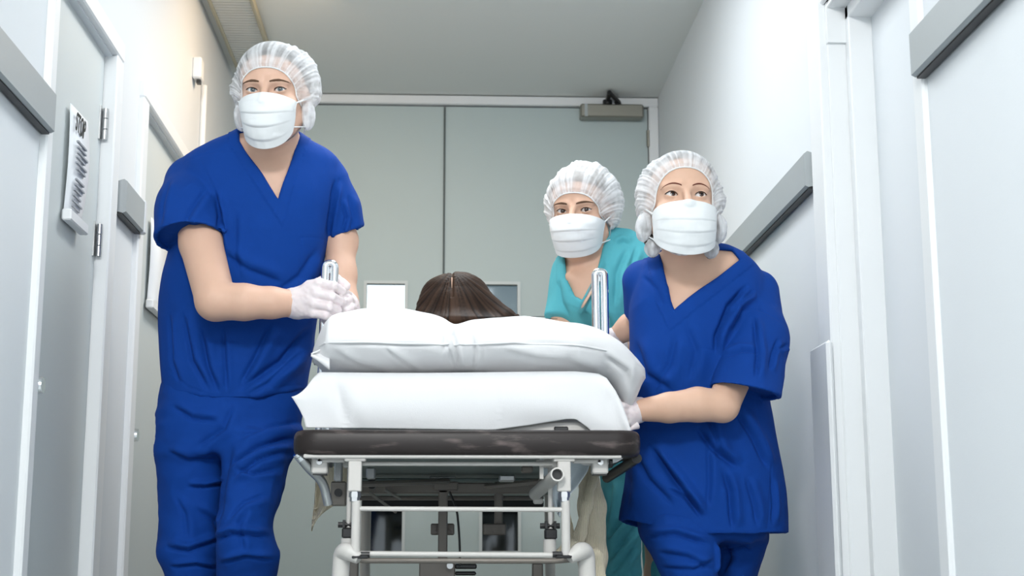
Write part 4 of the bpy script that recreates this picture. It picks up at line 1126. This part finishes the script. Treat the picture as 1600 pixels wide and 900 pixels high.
# trousers
pel = Loft([(575, 262, 474, 3.535, .105), (600, 254, 476, 3.535, .110), (640, 247, 472, 3.54, .118), (680, 246, 466, 3.54, .125), (715, 247, 458, 3.54, .12)], 2.4)
lg1 = Loft([(670, 250, 370, 3.54, .100), (700, 246, 358, 3.54, .098), (740, 248, 354, 3.54, .094), (790, 250, 352, 3.54, .088), (835, 250, 346, 3.53, .086), (868, 247, 346, 3.53, .090), (890, 256, 345, 3.54, .084), (950, 262, 345, 3.56, .08), (1100, 268, 340, 3.60, .075), (1250, 272, 335, 3.62, .075)], 2.2)
lg2 = Loft([(670, 350, 468, 3.50, .105), (700, 350, 458, 3.48, .105), (740, 347, 447, 3.45, .100), (785, 343, 436, 3.42, .095), (825, 340, 427, 3.40, .090), (850, 339, 432, 3.40, .092), (872, 338, 437, 3.41, .090), (900, 340, 430, 3.44, .084), (980, 345, 425, 3.52, .078), (1100, 350, 420, 3.62, .072), (1240, 352, 418, 3.68, .07)], 2.2)
def man_tr(p): return smin(smin(lg1(p), lg2(p), .012), pel(p), .035)
lo = P(225, 1260, 3.55); hi = P(500, 560, 3.5)
V, F = sdf_mesh(man_tr, (lo[0], 3.27, .06), (hi[0]+.02, 3.78, hi[2]+.02), .0038, 1); N = normals(V, F)
cloth_noise(V, N, .0045, (8, 8, 9), 2)
mfold([(464, 684), (405, 703), (352, 737)], .016, .014); mfold([(455, 705), (410, 722), (365, 755)], .012, .008); mfold([(470, 655), (420, 668), (370, 690)], .014, .007)
mfold([(366, 628), (352, 670), (300, 705)], .014, .007); mfold([(262, 628), (300, 650), (345, 655)], .012, .007); mfold([(285, 757), (315, 757), (348, 748)], .008, .010)
mfold([(255, 700), (290, 715), (340, 712)], .012, .006); mfold([(440, 735), (400, 745), (368, 735)], .010, .007); mfold([(425, 775), (390, 790), (362, 820)], .012, .007)
mfold([(336, 845), (370, 832), (428, 838)], .010, .012); mfold([(250, 852), (290, 858), (340, 838)], .010, .011); mfold([(345, 880), (390, 868), (436, 874)], .009, .009); mfold([(255, 885), (300, 880), (335, 888)], .009, .008)
mfold([(268, 770), (285, 800), (292, 850)], .012, .005); mfold([(400, 790), (385, 820), (392, 870)], .012, .006); mfold([(300, 790), (330, 810), (340, 840)], .012, .007)
mfold([(366, 690), (350, 735), (346, 800), (330, 850)], .010, -.010, 'r')
mesh_obj('trousers', V, F, 'blue', man)
shoe(man, (P(305, 1250, 3.62)[0], 3.60, .0)); shoe(man, (P(385, 1240, 3.68)[0], 3.66, .0))
# right glove: fist closed on the rail post, fingers across the near side
Yh = 3.30
palm = [(P(464, 474, 3.335), P(486, 452, 3.315), .030, .020, .02), (P(464, 474, 3.335), P(486, 468, 3.312), .030, .021, .02), (P(464, 474, 3.335), P(484, 484, 3.318), .030, .019, .02),
        (P(486, 452, 3.315), P(498, 443, 3.300), .020, .0135, .01), (P(486, 468, 3.312), P(494, 459, 3.296), .020, .0135, .01), (P(486, 470, 3.312), P(491, 475, 3.298), .020, .013, .01), (P(484, 484, 3.318), P(489, 489, 3.305), .018, .012, .01),
        (P(456, 473, 3.338), P(462, 473, 3.336), .0335, .0325, .004)]
fing = [([P(498, 443, 3.300), P(521, 447, 3.290), P(534, 455, 3.318), P(526, 458, 3.350)], .0118), ([P(494, 459, 3.296), P(518, 463, 3.286), P(531, 470, 3.315), P(523, 472, 3.350)], .0122),
        ([P(491, 475, 3.298), P(514, 479, 3.288), P(527, 485, 3.316), P(519, 487, 3.350)], .0117), ([P(489, 489, 3.305), P(508, 493, 3.294), P(520, 497, 3.318), P(514, 498, 3.345)], .0105),
        ([P(484, 455, 3.332), P(502, 440, 3.352), P(526, 436, 3.365), P(541, 447, 3.345)], .0128)]
make_hand(man, None, palm, fing, 'glove', man)
# left glove, holding the rail a little further back
palm = [(P(541, 480, 3.455), P(545, 470, 3.43), .027, .019, .02), (P(541, 480, 3.455), P(550, 482, 3.43), .027, .018, .02), (P(538, 474, 3.462), P(541, 479, 3.455), .030, .0285, .004)]
fing = [([P(545, 462, 3.43), P(540, 458, 3.39), P(530, 466, 3.375), P(527, 480, 3.385)], .0108), ([P(549, 472, 3.43), P(545, 468, 3.385), P(534, 476, 3.37), P(530, 488, 3.38)], .0112),
        ([P(551, 482, 3.43), P(549, 480, 3.385), P(538, 487, 3.37), P(533, 497, 3.38)], .0108), ([P(551, 491, 3.435), P(549, 491, 3.39), P(540, 497, 3.375)], .0098), ([P(535, 470, 3.44), P(522, 466, 3.41), P(514, 474, 3.39)], .012)]
make_hand(man, None, palm, fing, 'glove', man)

# ---- the woman in blue --------------------------------------------
wf = Frame((0, 0, 0), yaw=-1, pitch=5, roll=-1, scale=1.03); wf.o = P(1071, 306, 3.20)-wf.w1(0, .0668, 0)
wt = Loft([(388, 1046, 1146, 3.385, .050), (398, 1022, 1164, 3.39, .070), (410, 1004, 1178, 3.39, .086), (428, 994, 1192, 3.395, .100), (455, 987, 1200, 3.395, .110), (500, 985, 1198, 3.395, .120), (550, 985, 1196, 3.395, .122),
           (600, 984, 1196, 3.40, .118), (650, 984, 1204, 3.41, .120), (700, 982, 1213, 3.425, .128), (750, 977, 1221, 3.435, .136), (800, 970, 1227, 3.44, .142), (850, 966, 1229, 3.445, .145)], 2.35)
Vw = [(1034, 385), (1150, 385), (1160, 402), (1053, 487), (1040, 455), (1036, 400)]
wn_a, wn_b = wf.w1(0, -.03, -.06), P(1088, 445, 3.39)
wA = [P(1178, 455, 3.40), P(1167, 545, 3.325), P(1129, 634, 3.23), P(1090, 632, 3.225), P(1045, 637, 3.225), P(998, 641, 3.235)]
wAr = [.044, .041, .0370, .0385, .0335, .0245]
wB = [P(1008, 445, 3.42), P(1012, 500, 3.52), P(985, 510, 3.54), P(958, 529, 3.55)]
wBr = [.040, .036, .030, .0225]
def wom_body(p):
    q = wf.l(p); d = smin(head_sdf(q, 1.0, 1.0)*wf.s, seg(p, wn_a, wn_b, .049, .056), .025)
    d = smin(d, seg(p, P(1085, 425, 3.40), P(1150, 432, 3.41), .038, .030), .03); d = smin(d, seg(p, P(1075, 425, 3.40), P(1020, 428, 3.41), .036, .030), .03)
    d = smin(d, seg(p, P(1062, 405, 3.36), P(1070, 452, 3.325), .008, .009), .02); d = smin(d, seg(p, P(1112, 405, 3.36), P(1082, 452, 3.325), .008, .009), .02)
    d = smin(d, seg(p, P(1084, 456, 3.32), P(1140, 432, 3.345), .007, .009), .015)
    d = smin(d, np.maximum(under(p, wt, Vw, 3.29), P(0, 775, 3.44)[2]-p[:, 2]), .03)
    d = smin(d, chain(p, wA, wAr, .008), .015); d = smin(d, chain(p, wB, wBr, .02), .015)
    for a, b in ((1062, 1080), (1152, 1138)):
        yy = 3.40 if a < 1100 else 3.53; d = smin(d, seg(p, P(a, 800, yy), P(b, 950, yy), .040, .036), .03); d = smin(d, seg(p, P(b, 950, yy), (P(b, 950, yy)[0], yy+.12, .1), .036, .03), .03)
    return d
V, F = body_mesh(wom_body, wf, (.30, 3.04, .02), (.88, 3.7, 1.7))
wom = mesh_obj('person', V, F, 'skinw')
tag(wom, 'woman in royal blue scrubs, mask and cap, beside right end of the gurney', 'person')
eyes(wf, wom, 'irisbrown', gaze=(.16, .12), brow='browred', browshape=(.0085, .0065), thick=.0015, open_=1.0)
hair_obj(wf, wom, 'hairdark', .066)
cap_mesh(wf, wom, rx=.098, rz=.099, ry=.118, seed=8, ears=.03, rim=(.064, .060), low=-.072, n=44, amp=.0045)
mask_mesh(wf, wom, halfw=.070, top=-.028, bot=-.145, nose=.132, mid=.122, chin=.094, seed=5, side=(-.034, -.096), narrow=.95, tp=1.3, bp=.95)
# ear puffs of the cap with hair showing through
def puff(fr, parent, c, r, seed, nm='cap_fold'):
    th = np.linspace(0.05, math.pi-.05, 20); ph = np.linspace(0, 2*math.pi, 40, endpoint=False); V = []
    for t in th:
        for p_ in ph:
            k = 1+.08*math.sin(p_*7+seed)+.05*math.sin(p_*11+t*5)
            V.append((c[0]+r[0]*math.sin(t)*math.cos(p_)*k, c[1]+r[1]*math.sin(t)*math.sin(p_)*k, c[2]+r[2]*math.cos(t)))
    idx = np.arange(800).reshape(20, 40); F = np.stack([idx[:-1], np.roll(idx, -1, 1)[:-1], np.roll(idx, -1, 1)[1:], idx[1:]], -1).reshape(-1, 4)
    V = A_(V); at = .55+.4*vnoise(V*90+seed)
    return mesh_obj(nm, fr.w(V), F, 'cap', parent, attr={'pleat': at})
for sx in (-1, 1):
    puff(wf, wom, (sx*.083, -.006, -.052), (.020, .034, .034), sx+2.)
    puff(wf, wom, (sx*.066, -.004, -.100), (.017, .024, .022), sx+4.)
    puff(mf, man, (sx*.078, -.014, -.045), (.017, .030, .036), sx+6.)
h_ = []
for sx in (-1, 1):
    f = lambda p: np.minimum(smin(ell(wf.l(p), (sx*.064, -.01, -.100), (.012, .018, .022)), ell(wf.l(p), (sx*.076, -.012, -.055), (.013, .022, .034)), .02), 1)*wf.s
    lo, hi = bbox(wf, .02); V, F = sdf_mesh(f, lo, hi, .004, 1); mesh_obj('side_hair', V, F, 'hairdark', wom, attr={'strand': .4+.4*vnoise(V*200)})


wsl = [P(1180, 457, 3.40), P(1183, 530, 3.335), P(1158, 650, 3.225)]; whem = (P(1160, 611, 3.25), A_([-.20, 0, -1]))
wsl2 = [P(1006, 440, 3.42), P(1008, 500, 3.48)]; whem2 = (P(1006, 488, 3.47), P(1008, 500, 3.48)-P(1006, 440, 3.42))
def wom_top(p):
    t = wt(p, cap=False); d = smax(t, p[:, 2]-wt.top-.004, .01)
    xx = (p[:, 0]-P(1100, 820, 3.32)[0])/.19
    hem = P(0, 838, 3.31)[2]+.004+.040*np.clip(-xx, 0, 2)**1.5+.004*np.clip(xx, 0, 2)**2+.10*np.clip((p[:, 1]-3.35), 0, 1)*0
    d = np.maximum(d, hem-p[:, 2]); inner = np.maximum(wt(p, cap=False, shrink=.008), p[:, 2]-hem-.05); d = np.maximum(d, -inner)
    dR = np.maximum(chain(p, wsl, [.058, .068, .086], .03), cut(p, *whem)); d = smin(d, dR, .006)
    dL = np.maximum(chain(p, wsl2, [.054, .050], .03), cut(p, *whem2)); d = smin(d, dL, .014)
    c = np.maximum(chain(p, wsl, [.048, .058, .075], .03), -cut(p, *whem)-.012); d = np.maximum(d, -np.maximum(c, -(t-.002)))
    v = np.maximum(poly2(p, Vw, 3.29), p[:, 1]-3.42); v = np.minimum(v, seg(p, wn_a, P(1088, 418, 3.40), .055, .058))
    return smax(d, -v, .003)
lo = P(950, 860, 3.35); hi = P(1260, 370, 3.35)
V, F = sdf_mesh(wom_top, (lo[0], 3.08, lo[2]-.03), (hi[0], 3.66, hi[2]+.03), .0034, 1); N = normals(V, F)
d2 = poly2(V, Vw, 3.29); V += N*((np.clip((d2+.004)/.003, 0, 1)*(d2 < .028)*.0022*(V[:, 1] < 3.42)))[:, None]
cloth_noise(V, N, .0032, (7, 7, 5), 5)
Ym = 3.29
for pts, w_, a_ in (([(1174, 443), (1140, 480), (1120, 527), (1118, 560)], .012, .016), ([(1185, 450), (1150, 480), (1132, 505)], .009, .008), ([(1178, 489), (1176, 560), (1166, 608)], .012, .010),
                    ([(1123, 560), (1150, 550), (1180, 556)], .010, .006), ([(1215, 530), (1200, 560), (1190, 590)], .009, .007), ([(1232, 540), (1210, 552)], .008, .006), ([(1140, 520), (1150, 500), (1160, 480)], .009, .006),
                    ([(1090, 662), (1119, 701), (1160, 731)], .016, .012), ([(1020, 690), (1051, 738), (1089, 790), (1104, 812)], .014, .016), ([(1045, 760), (1075, 775), (1100, 808)], .010, .008),
                    ([(1150, 635), (1184, 682), (1212, 735)], .016, .011), ([(1132, 728), (1144, 765), (1150, 831)], .014, .011), ([(1105, 640), (1125, 690), (1130, 720)], .014, .008), ([(1000, 700), (1020, 745), (1060, 790)], .016, .007),
                    ([(985, 690), (995, 750), (990, 800)], .016, .006), ([(1170, 740), (1185, 790), (1190, 826)], .014, .007), ([(1060, 520), (1050, 570), (1020, 620)], .018, .006), ([(1070, 500), (1090, 550), (1080, 600)], .018, .005),
                    ([(1000, 520), (1015, 580), (1060, 615)], .016, .006), ([(1215, 740), (1218, 790), (1214, 822)], .010, .006), ([(1110, 690), (1112, 750), (1108, 800)], .012, .006), ([(1010, 420), (1030, 450), (1040, 480)], .014, .004)):
    fold(V, N, pts, Ym, w_, a_)
for s_ in ([(1187, 440), (1186, 486)], [(1138, 488), (1184, 483), (1229, 508)], [(1181, 629), (1213, 723), (1204, 826)], [(1053, 488), (1042, 520)], [(1092, 546), (1118, 550)], [(1090, 548), (1090, 600)],
           [(975, 806), (1010, 822), (1105, 832), (1170, 832), (1226, 822)], [(1104, 604), (1158, 615), (1212, 628)], [(1064, 575), (1064, 610)]): seam(V, N, s_, Ym)
mesh_obj('scrub_top', V, F, 'blue', wom)
wp = Loft([(770, 995, 1205, 3.44, .115), (800, 998, 1200, 3.44, .115), (830, 1000, 1197, 3.44, .115), (860, 1006, 1194, 3.44, .11)], 2.4)
w1 = Loft([(800, 1000, 1118, 3.40, .095), (840, 1006, 1122, 3.38, .092), (870, 1020, 1122, 3.37, .088), (900, 1034, 1122, 3.37, .084), (960, 1046, 1122, 3.38, .08), (1100, 1056, 1120, 3.45, .072), (1290, 1060, 1118, 3.50, .07)], 2.2)
w2 = Loft([(800, 1110, 1200, 3.50, .095), (840, 1112, 1198, 3.51, .092), (870, 1114, 1190, 3.52, .088), (900, 1112, 1180, 3.53, .084), (960, 1108, 1172, 3.55, .08), (1100, 1100, 1160, 3.62, .072), (1240, 1096, 1150, 3.66, .07)], 2.2)
def wom_tr(p): return smin(smin(w1(p), w2(p), .01), smax(wp(p), P(0, 850, 3.44)[2]-p[:, 2], .03), .02)
lo = P(975, 1300, 3.5); hi = P(1225, 760, 3.4)
V, F = sdf_mesh(wom_tr, (lo[0], 3.24, .06), (hi[0], 3.76, hi[2]+.02), .004, 1); N = normals(V, F); cloth_noise(V, N, .004, (9, 9, 8), 9)
for pts, w_, a_ in (([(1005, 838), (1050, 832), (1110, 850)], .010, .009), ([(1025, 860), (1070, 868), (1115, 890)], .012, .008), ([(1120, 845), (1122, 870), (1120, 900)], .010, -.01), ([(1150, 845), (1160, 870), (1150, 900)], .012, .008), ([(1140, 860), (1175, 850), (1192, 862)], .01, .007), ([(1030, 885), (1080, 888), (1118, 870)], .01, .006)): fold(V, N, pts, 3.32, w_, a_)
mesh_obj('trousers', V, F, 'blue', wom)
shoe(wom, (P(1089, 1290, 3.5)[0], 3.47, 0)); shoe(wom, (P(1123, 1240, 3.66)[0]+.03, 3.68, 0))
palm = [(P(996, 641, 3.243), P(984, 646, 3.215), .024, .017, .02), (P(996, 641, 3.243), P(986, 656, 3.225), .024, .015, .02), (P(1001, 640, 3.247), P(995, 642, 3.242), .0275, .0265, .004)]
fing = [([P(981, 637, 3.21), P(972, 634, 3.19), P(964, 642, 3.185), P(963, 652, 3.20)], .0092), ([P(980, 645, 3.208), P(969, 644, 3.185), P(961, 652, 3.182), P(962, 661, 3.20)], .0096),
        ([P(981, 653, 3.208), P(970, 654, 3.187), P(963, 661, 3.187), P(965, 668, 3.20)], .0092), ([P(984, 660, 3.213), P(975, 662, 3.195), P(969, 668, 3.195)], .0082), ([P(988, 634, 3.225), P(978, 626, 3.22), P(968, 626, 3.215)], .0100)]
gl, _ = make_hand(wom, None, palm, fing, 'glove', wom)
MB().tube([P(995, 664, 3.22)+0*P(0, 0, 3), P(988, 668, 3.215), P(983, 672, 3.213)], [.010, .006, .003], 10).build('glove_cuff', 'glove', gl, True)
palm = [(P(958, 529, 3.55), P(950, 534, 3.54), .022, .016, .02), (P(958, 529, 3.55), P(952, 543, 3.54), .022, .015, .02), (P(963, 526, 3.552), P(957, 530, 3.55), .0255, .0245, .004)]
fing = [([P(948, 528, 3.535), P(940, 528, 3.52), P(936, 538, 3.515), P(940, 545, 3.53)], .0092), ([P(947, 536, 3.532), P(938, 538, 3.515), P(935, 548, 3.512), P(940, 554, 3.53)], .0096),
        ([P(948, 544, 3.53), P(940, 548, 3.515), P(938, 557, 3.515)], .0092), ([P(950, 551, 3.53), P(944, 557, 3.518), P(943, 564, 3.52)], .0082), ([P(953, 526, 3.56), P(945, 520, 3.565), P(937, 522, 3.56)], .0098)]
make_hand(wom, None, palm, fing, 'glove', wom)

# ---- the woman in teal --------------------------------------------
tf = Frame((0, 0, 0), yaw=-21, pitch=-9, roll=-1, scale=1.05); tf.o = P(898, 329, 3.80)-tf.w1(0, .0668, 0)
tt_ = Loft([(362, 930, 990, 3.93, .045), (372, 912, 1004, 3.93, .065), (386, 895, 1016, 3.93, .082), (404, 881, 1028, 3.92, .095), (430, 869, 1036, 3.91, .105), (465, 868, 1040, 3.90, .115), (500, 873, 1042, 3.91, .118),
            (525, 884, 1044, 3.93, .118), (550, 905, 1048, 3.95, .118), (580, 935, 1052, 3.96, .118), (640, 940, 1056, 3.97, .12), (720, 940, 1058, 3.97, .125)], 2.35)
Vt = [(886, 350), (952, 350), (947, 372), (918, 479), (896, 466), (884, 436), (884, 400)]
tn_a, tn_b = tf.w1(0, -.03, -.06), P(918, 432, 3.93)
tA = [P(895, 425, 3.92), P(885, 500, 3.90), P(888, 545, 3.84), P(925, 548, 3.72)]
tB = [P(1020, 425, 3.95), P(1030, 500, 3.98), P(1015, 560, 3.92), P(965, 540, 3.76)]
def teal_body(p):
    q = tf.l(p); d = smin(head_sdf(q, 1.0, 1.0)*tf.s, seg(p, tn_a, tn_b, .047, .052), .025)
    d = smin(d, seg(p, P(925, 425, 3.93), P(985, 412, 3.95), .036, .03), .03)
    d = smin(d, seg(p, P(905, 400, 3.90), P(918, 440, 3.845), .007, .009), .015); d = smin(d, seg(p, P(890, 432, 3.84), P(912, 446, 3.835), .006, .007), .012)
    d = smin(d, under(p, tt_, Vt, 3.83), .03); d = smin(d, chain(p, tA, [.040, .038, .034, .024], .02), .015); d = smin(d, chain(p, tB, [.040, .038, .034, .024], .02), .015)
    for a, b in ((972, 972), (1025, 1030)):
        d = smin(d, seg(p, P(a, 760, 3.95), P(b, 900, 3.95+.1*(a > 1000)), .04, .036), .03); d = smin(d, seg(p, P(b, 900, 3.95+.1*(a > 1000)), (P(b, 900, 3.95)[0], 4.02+.1*(a > 1000), .1), .036, .03), .03)
    return d
V, F = body_mesh(teal_body, tf, (.22, 3.6, .02), (.82, 4.2, 1.85), h=.0052, hh=.0022)
teal = mesh_obj('person', V, F, 'skinw')
tag(teal, 'woman in teal scrubs behind the woman in blue, leaning towards the gurney', 'person')
eyes(tf, teal, 'irisbrown', gaze=(.25, .05), brow='brow', browshape=(.0045, .002), thick=.0022, open_=.9)
hair_obj(tf, teal, 'hairlight', .046, .0035)
cap_mesh(tf, teal, rx=.101, rz=.112, ry=.118, seed=12, ears=.0, rim=(.061, .044), low=-.058, n=44, skew=.0)
mask_mesh(tf, teal, halfw=.071, top=-.012, bot=-.122, nose=.126, mid=.120, chin=.088, seed=9, side=(-.030, -.084), tp=1.1)
tsl = [P(893, 425, 3.92), P(882, 500, 3.90)]; tsr = [P(1016, 425, 3.95), P(1026, 500, 3.97)]
def teal_top(p):
    t = tt_(p, cap=False); d = smax(t, p[:, 2]-tt_.top-.004, .01); d = np.maximum(d, P(0, 700, 3.85)[2]-p[:, 2])
    for s_, r_ in ((tsl, [.056, .058]), (tsr, [.058, .06])):
        d = smin(d, np.maximum(chain(p, s_, r_, .03), cut(p, s_[1], s_[1]-s_[0])), .02)
    v = np.maximum(poly2(p, Vt, 3.83), p[:, 1]-3.95); v = np.minimum(v, seg(p, tn_a, P(922, 410, 3.94), .054, .057))
    return smax(d, -v, .003)
lo = P(845, 720, 3.9); hi = P(1070, 345, 3.9)
V, F = sdf_mesh(teal_top, (lo[0], 3.70, lo[2]-.02), (hi[0], 4.15, hi[2]+.03), .0042, 1); N = normals(V, F)
d2 = poly2(V, Vt, 3.83); V += N*((np.clip((d2+.004)/.003, 0, 1)*(d2 < .020)*.002*(V[:, 1] < 3.95)))[:, None]
cloth_noise(V, N, .0035, (7, 7, 4), 15)
for pts, w_, a_ in (([(985, 385), (965, 430), (960, 490)], .016, .009), ([(1000, 380), (985, 420), (985, 480)], .012, .008), ([(945, 400), (940, 450), (925, 500)], .014, .007), ([(875, 430), (880, 470), (895, 500)], .012, .006), ([(960, 380), (975, 372), (990, 378)], .01, .006), ([(925, 480), (950, 500), (965, 530)], .014, .007)):
    fold(V, N, pts, 3.83, w_, a_)
mesh_obj('scrub_top', V, F, 'teal', teal)
t1 = Loft([(690, 938, 1056, 3.97, .115), (740, 940, 1050, 3.96, .112), (790, 941, 1012, 3.94, .10), (840, 942, 1002, 3.93, .092), (900, 944, 1000, 3.94, .088), (1000, 946, 998, 3.96, .08), (1180, 950, 994, 4.0, .07)], 2.3)
t2 = Loft([(690, 960, 1058, 3.98, .11), (740, 985, 1062, 4.0, .105), (800, 1002, 1064, 4.04, .098), (850, 1006, 1062, 4.06, .092), (900, 1007, 1058, 4.08, .086), (1000, 1008, 1054, 4.1, .08), (1170, 1008, 1050, 4.14, .07)], 2.3)
lo = P(920, 1190, 4.0); hi = P(1085, 670, 3.9)
V, F = sdf_mesh(lambda p: smin(t1(p), t2(p), .008), (lo[0], 3.78, .07), (hi[0], 4.28, hi[2]+.02), .0048, 1); N = normals(V, F); cloth_noise(V, N, .005, (9, 9, 9), 19)
for pts, w_, a_ in (([(1000, 790), (970, 820), (945, 850)], .014, .012), ([(1000, 820), (975, 850), (948, 885)], .012, .010), ([(1000, 850), (980, 875), (955, 900)], .012, .009), ([(960, 745), (955, 790), (948, 830)], .014, .007)): fold(V, N, pts, 3.85, w_, a_)
mesh_obj('trousers', V, F, 'teal', teal)
shoe(teal, (P(972, 1180, 4.0)[0], 3.98, 0)); shoe(teal, (P(1029, 1170, 4.14)[0], 4.12, 0))
for c in ((P(925, 548, 3.72), -1), (P(965, 540, 3.76), 1)):
    q = c[0]; dv = A_([-.01, -.03, 0]); s = -1
    palm = [(q, q+A_([-.012, -.035, .004]), .022, .017, .02), (q, q+A_([-.012, -.035, -.018]), .022, .015, .02), (q+A_([0, .01, 0]), q, .025, .024, .004)]
    fing = [([q+A_([-.014, -.045-.0*i, .014-.016*i]), q+A_([-.026, -.068, .010-.016*i]), q+A_([-.045, -.062, .004-.016*i]), q+A_([-.048, -.045, .0-.016*i])], .009) for i in range(4)]
    fing.append(([q+A_([.0, -.02, .018]), q+A_([-.012, -.045, .032]), q+A_([-.03, -.055, .028])], .0098))
    make_hand(teal, None, palm, fing, 'glove', teal, .003)

# ---- the patient ---------------------------------------------------
pf = Frame((0, 0, 0)); pf.s = 1.0
Fv = A_([0, .22, .975]); Fv /= np.linalg.norm(Fv); Uv = A_([0, -.975, .22]); Uv /= np.linalg.norm(Uv); pf.B = A_([np.cross(Uv, Fv), Fv, Uv])
hc = P(712, 496, 3.47); pf.o = hc
zb = 1.008
def pat_body(p):
    q = pf.l(p); q = q.copy(); d = head_sdf(q, .2, 1.0)
    sh = hc+A_([0, .30, -.09])
    d = smin(d, seg(p, pf.w1(0, -.02, -.07), sh+A_([0, -.04, .0]), .048, .055), .03)
    m = p.copy(); m[:, 0] = np.abs(p[:, 0]-hc[0])+hc[0]
    d = smin(d, seg(m, sh+A_([.0, 0, -.01]), sh+A_([.12, .03, -.015]), .06, .048), .05)
    d = smin(d, seg(m, sh+A_([.07, .05, 0]), sh+A_([.07, .42, -.01]), .085, .078), .05)
    d = smin(d, seg(m, sh+A_([.15, .04, -.02]), sh+A_([.185, .30, -.035]), .042, .034), .02); d = smin(d, seg(m, sh+A_([.185, .30, -.035]), sh+A_([.12, .50, .02]), .034, .022), .02)
    d = smin(d, seg(m, sh+A_([.07, .48, -.01]), sh+A_([.08, .84, -.03]), .075, .05), .04)
    d = smin(d, seg(m, sh+A_([.08, .84, -.03]), sh+A_([.08, 1.12, -.045]), .048, .032), .03)
    return smax(d, zb-p[:, 2], .01)
V, F = sdf_mesh(pat_body, (hc[0]-.28, 3.3, zb-.02), (hc[0]+.28, 4.92, hc[2]+.16), .006, 2)
pat = mesh_obj('person', V, F, 'skin'); tag(pat, 'patient lying on the gurney, parted brown hair above the pillow', 'person')
def cover_f(p):
    d = pat_body(p)-.022; d = smin(d, np.maximum(ell(p, (hc[0], 4.3, zb), (.28, .62, .06)), -1), .06)
    d = np.maximum(d, 3.80-p[:, 1]); return smax(d, zb-.0-p[:, 2], .004)
V, F = sdf_mesh(cover_f, (hc[0]-.30, 3.72, zb-.02), (hc[0]+.30, 4.94, hc[2]+.12), .009, 2); N = normals(V, F); cloth_noise(V, N, .004, (6, 6, 6), 3)
tag(mesh_obj('bed_sheet', V, F, 'linen'), 'white sheet covering the patient\'s body, hidden behind the pillow', 'sheet')
part = P(706, 440, 3.40)
def phair(p):
    q = pf.l(p); d = np.minimum(ell(q, (0, -.016, .036), (.088, .098, .094)), head_sdf(q, .2, 1.0)-.006); d = np.maximum(d, (q[:, 1]-.092)-(q[:, 2]-.06)*1.8)
    d = smin(d, seg(p, P(735, 462, 3.42), P(790, 492, 3.37), .028, .010), .05); d = smin(d, seg(p, P(770, 482, 3.39), P(812, 499, 3.35), .012, .004), .03)
    d = smin(d, seg(p, P(680, 462, 3.42), P(660, 490, 3.38), .028, .015), .04); d = smin(d, ell(p, P(720, 505, 3.37), (.11, .07, .022)), .03)
    return d
V, F = sdf_mesh(phair, (hc[0]-.16, 3.24, hc[2]-.12), (hc[0]+.2, 3.62, hc[2]+.13), .0026, 1); N = normals(V, F)
dx = V[:, 0]-part[0]; dz = part[2]+.012-V[:, 2]
th = np.arctan2(dx, dz+.02); rr_ = np.hypot(dx, dz)
st = .38+.44*vnoise(np.stack([th*30, rr_*6, V[:, 1]*6], 1))+.26*vnoise(np.stack([th*75, rr_*8, V[:, 1]*10+4], 1))
V += N*((st-.5)*.0030-.0045*np.exp(-(dx/.0030)**2)*(dz < .06))[:, None]
ph_ = mesh_obj('hair', V, F, 'hairbrown', pat, attr={'strand': np.clip(st, 0, 1)})
m = MB(); pts = []
for t in np.linspace(0, 1, 9):
    z = part[2]+.006-.028*t; ys = np.linspace(3.2, 3.6, 400); q = np.stack([np.full(400, part[0]), ys, np.full(400, z)], 1); i = np.where(phair(q) < 0)[0]
    if len(i): pts.append((part[0], ys[i[0]]+.0040, z))
if len(pts) > 2: m.tube(pts, [.0019*(1-.9*i/len(pts)) for i in range(len(pts))], 6); m.build('parting', 'skin', ph_, True)
m = MB(); rr = random.Random(5)
for k in range(26):
    x0 = rr.uniform(640, 790); side = 1 if x0 > 710 else -1
    if side > 0: pts = [P(x0, 497-abs(x0-712)*.02, 3.36), P(x0+rr.uniform(20, 40), 496+rr.uniform(-3, 3), 3.30), P(x0+rr.uniform(50, 95), 497+rr.uniform(-4, 4), 3.24)]
    else: pts = [P(x0+20, 488, 3.37), P(x0+5, 491+rr.uniform(-3, 3), 3.32)]
    m.tube(fillet(pts, .05, 4), .0006, 4, caps=False)
o = m.build('loose_strands', 'hairbrown', ph_, True)
